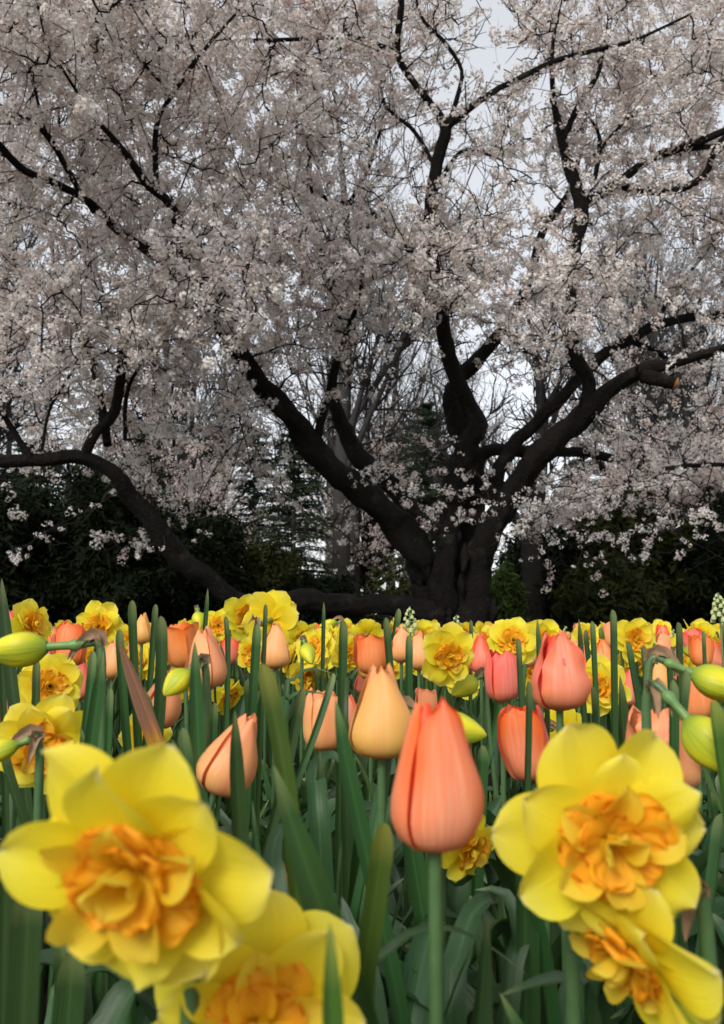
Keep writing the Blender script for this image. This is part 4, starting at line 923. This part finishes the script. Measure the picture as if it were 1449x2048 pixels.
# ---------------------------------------------------------------- shrubs, conifers and woods behind
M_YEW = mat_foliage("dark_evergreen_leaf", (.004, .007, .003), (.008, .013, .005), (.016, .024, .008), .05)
M_OLIVE = mat_foliage("olive_shrub_leaf", (.012, .016, .005), (.026, .032, .008), (.055, .058, .012), .1)
M_FRESH = mat_foliage("fresh_spring_leaf", (.03, .05, .012), (.07, .11, .025), (.13, .18, .05), .25)
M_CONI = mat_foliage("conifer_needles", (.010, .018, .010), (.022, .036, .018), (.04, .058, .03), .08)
M_DRY = mat_simple("dry_grass", (.12, .075, .05), (.24, .15, .11), .8, .2, 30)
def leaf_cloud(mb, g, c, rx, ry, rz, n, size, shell=.45, aspect=1.8, tint=0.):
    """n leaf-sized quads through an uneven ellipsoid"""
    d = g.normal(0, 1, (n, 3)); d /= np.linalg.norm(d, axis=1)[:, None]
    ph = g.uniform(0, 6.3, 6)
    bump = 1 + .16 * np.sin(4 * d[:, 0] + ph[0]) * np.sin(5 * d[:, 2] + ph[1]) + .12 * np.sin(9 * d[:, 0] + ph[2]) * np.sin(8 * d[:, 1] + ph[3]) + .07 * np.sin(17 * d[:, 2] + ph[4] + 13 * d[:, 0])
    r = bump * (1 - shell * g.random(n) ** 1.6) + g.normal(0, .03, n)
    p = np.asarray(c) + d * r[:, None] * np.array((rx, ry, rz))
    n1 = d * .5 + g.normal(0, .6, (n, 3)); n1 /= np.linalg.norm(n1, axis=1)[:, None]
    u = np.cross(n1, g.normal(0, 1, (n, 3))); u /= np.linalg.norm(u, axis=1)[:, None]; v = np.cross(n1, u)
    s = size * g.uniform(.6, 1.4, n)[:, None]
    Q = np.stack([p - u * s * aspect, p + v * s * .55 - u * s * .2, p + u * s * aspect, p - v * s * .55 - u * s * .2], 1)
    A = np.zeros((n, 4, 3)); A[..., 0] = np.clip(.5 * g.random(n) + .5 * (.5 + .5 * np.sin(d[:, 0] * 7 + ph[5]) * np.sin(d[:, 2] * 6)) + tint, 0, 1)[:, None]
    mb.add(Q, np.arange(n * 4).reshape(n, 4), A)
def shrub(name, px0, px1, ptop, d, mat, label, seed, n=9000, size=.05, depth=None, cat="shrub", lumps=9, group=None):
    g = np.random.default_rng(seed); xa, xb = at(px0, YH, d)[0], at(px1, YH, d)[0]; top = at(0, ptop, d)[2]; y = at(0, YH, d)[1]
    w = (xb - xa) / 2; o = np.array(((xa + xb) / 2, y, 0)); root = thing(name, o, label, cat, group); dp = depth or min(w, 1.8)
    mb = MB()
    for k in range(6):
        a = g.uniform(0, 6.3); e = np.array((math.cos(a) * w * .6, math.sin(a) * dp * .5, top * g.uniform(.55, .85)))
        tube(mb, bez([(e[0] * .1, e[1] * .1, 0), (e[0] * .3, e[1] * .3, e[2] * .5), e], 7), np.linspace(.05, .012, 7), 5)
    mb.build("stem", M_GREY, root)
    mb = MB(); leaf_cloud(mb, g, (0, 0, top * .46), w * .8, dp * .8, top * .5, n // 2, size)
    for k in range(lumps):
        a = g.uniform(-1, 1); h = top * g.uniform(.25, .98 - .3 * abs(a)); r = g.uniform(.3, .5) * min(w, top) * .8
        leaf_cloud(mb, g, (a * w * .75, g.uniform(-.7, .4) * dp, h - r * .8), r, r, r * .85, n // (2 * lumps), size, tint=g.uniform(-.15, .15))
    mb.build("foliage", mat, root); return root
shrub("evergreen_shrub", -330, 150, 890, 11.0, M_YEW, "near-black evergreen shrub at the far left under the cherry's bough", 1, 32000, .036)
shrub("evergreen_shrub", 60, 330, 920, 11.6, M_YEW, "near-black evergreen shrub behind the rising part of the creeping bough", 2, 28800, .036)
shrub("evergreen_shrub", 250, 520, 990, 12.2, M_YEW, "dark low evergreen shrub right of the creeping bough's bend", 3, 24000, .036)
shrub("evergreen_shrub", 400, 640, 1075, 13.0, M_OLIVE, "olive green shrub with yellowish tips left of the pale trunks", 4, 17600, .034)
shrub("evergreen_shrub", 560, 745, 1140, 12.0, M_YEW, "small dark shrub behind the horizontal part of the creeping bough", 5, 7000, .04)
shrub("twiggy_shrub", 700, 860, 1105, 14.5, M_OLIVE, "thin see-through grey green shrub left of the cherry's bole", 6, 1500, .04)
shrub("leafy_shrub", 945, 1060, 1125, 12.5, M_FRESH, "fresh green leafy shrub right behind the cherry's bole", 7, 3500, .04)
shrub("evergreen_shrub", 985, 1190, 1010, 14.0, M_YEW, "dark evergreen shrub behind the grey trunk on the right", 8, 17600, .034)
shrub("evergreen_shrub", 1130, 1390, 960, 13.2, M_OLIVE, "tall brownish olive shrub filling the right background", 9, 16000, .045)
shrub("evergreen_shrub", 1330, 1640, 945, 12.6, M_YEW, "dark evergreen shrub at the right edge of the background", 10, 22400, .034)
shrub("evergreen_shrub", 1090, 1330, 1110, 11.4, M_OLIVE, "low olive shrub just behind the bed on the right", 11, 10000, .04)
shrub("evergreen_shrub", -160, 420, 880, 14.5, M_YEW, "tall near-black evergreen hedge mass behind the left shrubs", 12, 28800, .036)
def dry_tuft():
    o = at(985, YH, 10.2); o[2] = 0; g = np.random.default_rng(3); mb = MB()
    for k in range(160):
        a = g.uniform(0, 6.3); l = g.uniform(.2, .48); r = g.uniform(.02, .3)
        tube(mb, bez([(math.cos(a) * .05, math.sin(a) * .05, 0), (math.cos(a) * r * .4, math.sin(a) * r * .4, l * .8), (math.cos(a) * r, math.sin(a) * r, l)], 5), .004, 3, cap=False)
    ob = link("dry_grass_tuft", mb.mesh("dry_grass_tuft", M_DRY)); ob.location = o
    ob['label'] = "pinkish dry grass tuft at the right of the cherry's foot"; ob['category'] = "grass tuft"
dry_tuft()

def conifer(px, ptop, pbase_w, d, label, seed, n=11000, low=.08):
    g = np.random.default_rng(seed); b = at(px, YH, d); top = at(px, ptop, d)[2]; o = np.array((b[0], b[1], 0)); w = pbase_w * d / F / 2
    root = thing("conifer", o, label, "conifer"); mb = MB(); tube(mb, np.array([(0, 0, -.1), (0, 0, top * .5), (0, 0, top)]), (.02 * top, .012 * top, .01), 9, .03); mb.build("trunk", M_GREY, root)
    br, fo = MB(), MB(); n *= 2; nb = 170; per = n // nb
    for k in range(nb):
        u = low + (1 - low) * (k + g.random()) / nb; a = g.uniform(0, 6.3); L_ = w * (1 - u) ** .5 * g.uniform(.6, 1.15) + .15
        s0 = np.array((0, 0, top * u)); e = s0 + np.array((math.cos(a) * L_, math.sin(a) * L_, -.18 * L_ + .1)); m = (s0 + e) / 2 + np.array((0, 0, .12 * L_))
        Q = bez([s0, m, e], 8); tube(br, Q, np.linspace(.02, .005, 8), 4, cap=False)
        t = g.random(per) ** .7; P = np.stack([np.interp(t, np.linspace(0, 1, 8), Q[:, i]) for i in range(3)], 1) + g.normal(0, 1, (per, 3)) * np.array((.13, .13, .05)) * (L_ * .35 + .25)
        dr = np.array((math.cos(a), math.sin(a), -.35)) + g.normal(0, .5, (per, 3)); dr /= np.linalg.norm(dr, axis=1)[:, None]
        sd = np.cross(dr, g.normal(0, 1, (per, 3))); sd /= np.linalg.norm(sd, axis=1)[:, None]; l = .085 * g.uniform(.6, 1.3, per)[:, None]
        A = np.zeros((per, 4, 3)); A[..., 0] = np.clip(g.random(per) * .6 + .4 * t, 0, 1)[:, None]
        fo.add(np.stack([P - dr * l * .5, P + sd * l * .16, P + dr * l * .5, P - sd * l * .16], 1), np.arange(per * 4).reshape(per, 4), A)
    br.build("branch_work", M_GREY, root); fo.build("crown", M_CONI, root)
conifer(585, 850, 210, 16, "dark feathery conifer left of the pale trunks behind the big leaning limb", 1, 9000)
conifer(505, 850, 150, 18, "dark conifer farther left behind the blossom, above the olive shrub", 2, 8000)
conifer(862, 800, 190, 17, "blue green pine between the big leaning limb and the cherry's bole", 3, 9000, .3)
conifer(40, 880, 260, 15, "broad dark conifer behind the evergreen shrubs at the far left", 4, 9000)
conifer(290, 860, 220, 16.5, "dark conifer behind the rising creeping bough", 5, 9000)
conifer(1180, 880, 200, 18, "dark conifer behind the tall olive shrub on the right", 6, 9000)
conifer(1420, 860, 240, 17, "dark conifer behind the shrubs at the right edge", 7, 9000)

def bare_tree_meshes(seed, H, r0, spread=.5):
    """trunk and branch meshes of one leafless tree, H metres tall"""
    g = np.random.default_rng(seed); tr, br = MB(), MB()
    C = catmull(np.array([[0, 0, -.1, r0 * 1.15], [g.normal(0, .05), 0, H * .3, r0 * .85], [g.normal(0, .2), g.normal(0, .2), H * .65, r0 * .5], [g.normal(0, .3), g.normal(0, .3), H, r0 * .08]]), .5)
    tube(tr, C[:, :3], C[:, 3], 9, .03, seed=seed)
    def grow(p, d, L_, r, lev):
        n = 6; P = [p]; q = p.copy(); dd = d.copy()
        for _ in range(n - 1):
            dd = nrm(dd + g.normal(0, .12, 3) + np.array((0, 0, .07))); q = q + dd * L_ / (n - 1); P.append(q)
        P = np.array(P); tube(br, P, np.linspace(r, max(.003, r * .35), n), 5 if lev == 0 else 3, cap=False)
        if lev < 3:
            for k in range((7, 5, 4)[lev]):
                i = int(g.integers(1, n)); grow(P[i], nrm(dd + g.normal(0, .55, 3)), L_ * g.uniform(.4, .65), r * .5, lev + 1)
    for k in range(11):
        u = g.uniform(.28, .95); i = int(u * (len(C) - 1)); a = g.uniform(0, 6.3)
        grow(C[i, :3], nrm((math.cos(a) * spread, math.sin(a) * spread, g.uniform(.5, 1.1))), H * .32 * (1.15 - u * .7), C[i, 3] * .5, 0)
    return tr.mesh("trunk", M_GREY), br.mesh("branch_work", M_GREY)
BT = [bare_tree_meshes(40, 6.2, .21, .7)] + [bare_tree_meshes(41 + i, 10 + 2 * i, .15 + .03 * i, .35 + .1 * i) for i in range(4)]
def bare_tree(px, d, k, sc, label, rz, group=None):
    b = at(px, YH, d); root = thing("bare_tree", (b[0], b[1], 0), label, "tree", group); root.rotation_euler.z = rz; root.scale = (sc, sc, sc)
    tk = link("trunk", BT[k][0], root); link("branch_work", BT[k][1], root)
    return root
bare_tree(682, 19, 3, 1.05, "pale grey straight trunk seen under the big leaning limb", 0)
bare_tree(708, 20.5, 2, .9, "thinner pale trunk just right of the straight grey trunk", 1.2)
GT = bare_tree(1066, 13.5, 0, 1.0, "thick dark grey trunk right of the cherry's bole", 2.2)
bare_tree(1300, 24, 2, 1.0, "thin bare tree in the woods above the sawn stub", .6)
bare_tree(1335, 27, 3, 1.0, "bare tree right of the sawn stub, upright and grey", 2.6)
bare_tree(1392, 22, 1, 1.1, "slim bare tree near the right edge of the woods", 4.1)
BT[0][0].materials[0] = mat_bark("dark_bark", (.010, .009, .008), (.040, .036, .033), .8)
for i in range(26):
    px = float(rng.uniform(-150, 1600)); d = float(rng.uniform(25, 48))
    side = "left of the cherry's bole" if px < 900 else "right of the cherry's bole"
    bare_tree(px, d, int(rng.integers(1, 5)), float(rng.uniform(.8, 1.15)), "slender bare tree of the distant woods, " + side, float(rng.uniform(0, 6)), "bare trees of the distant woods, " + side)

def far_cherry(px, d, H, R, label, seed, n, dens_low=.25):
    """another blossoming cherry farther off"""
    g = np.random.default_rng(seed); b = at(px, YH, d); o = np.array((b[0], b[1], 0)); root = thing("cherry_tree", o, label, "tree")
    tr, bw, pts = MB(), MB(), []
    C = catmull(np.array([[0, 0, -.1, .2], [.05, 0, H * .15, .16], [.0, .1, H * .3, .13]]), .2); tube(tr, C[:, :3], C[:, 3], 10, .04, seed=seed); tr.build("trunk", M_BARK, root)
    for k in range(60):
        a = g.uniform(0, 6.3); u = g.random() ** .6; e = np.array((math.cos(a) * R * u, math.sin(a) * R * u, H * (.95 - .5 * u ** 2) * g.uniform(dens_low, 1.05))); e[2] = max(e[2], H * .14)
        s0 = C[int(g.integers(len(C) // 2, len(C))), :3]; P = bez([s0, s0 * .6 + e * .4 + (0, 0, .5), e * .85 + s0 * .15 + g.normal(0, .2, 3), e], 14); tube(bw, P, np.linspace(.06, .008, 14), 5, cap=False)
        for q in range(20):
            i = int(g.integers(4, 14)); dr = nrm(g.normal(0, 1, 3) + (0, 0, .1)); L_ = g.uniform(.3, .9); Q = bez([P[i], P[i] + dr * L_ * .5 + g.normal(0, .05, 3), P[i] + dr * L_], 5); tube(bw, Q, np.linspace(.009, .003, 5), 3, cap=False)
            t = g.random(n // 1200); pts.append(np.stack([np.interp(t, np.linspace(0, 1, 5), Q[:, j]) for j in range(3)], 1) + g.normal(0, .05, (len(t), 3)))
    bw.build("branch_work", M_BARK, root)
    blossom_mesh(np.concatenate(pts), g, 1.0, 7, 12, .05, .020, 5).build("crown", M_BLOS2, root)
far_cherry(1330, 15.5, 6.0, 3.6, "second blossoming cherry, pinker and farther off, behind the right limbs", 1, 14000)
far_cherry(735, 21, 7.5, 3.6, "airy blossoming cherry far behind, seen left of the cherry's bole", 2, 8000)
far_cherry(330, 17, 6.5, 3.2, "blossoming cherry behind the left bough, mostly hidden by nearer blossom", 3, 9000)

def far_woods():
    g = np.random.default_rng(9); mb = MB()
    for k in range(70):
        a = g.uniform(-48, 48); y = g.uniform(58, 75); h = g.uniform(2.2, 4.5)
        leaf_cloud(mb, g, (a, y, h * .5), g.uniform(2, 4), 2, h * .5, 260, .22, tint=g.uniform(-.2, .2))
    o = mb.build("far_woods", M_CONI); o['kind'] = 'stuff'
far_woods()
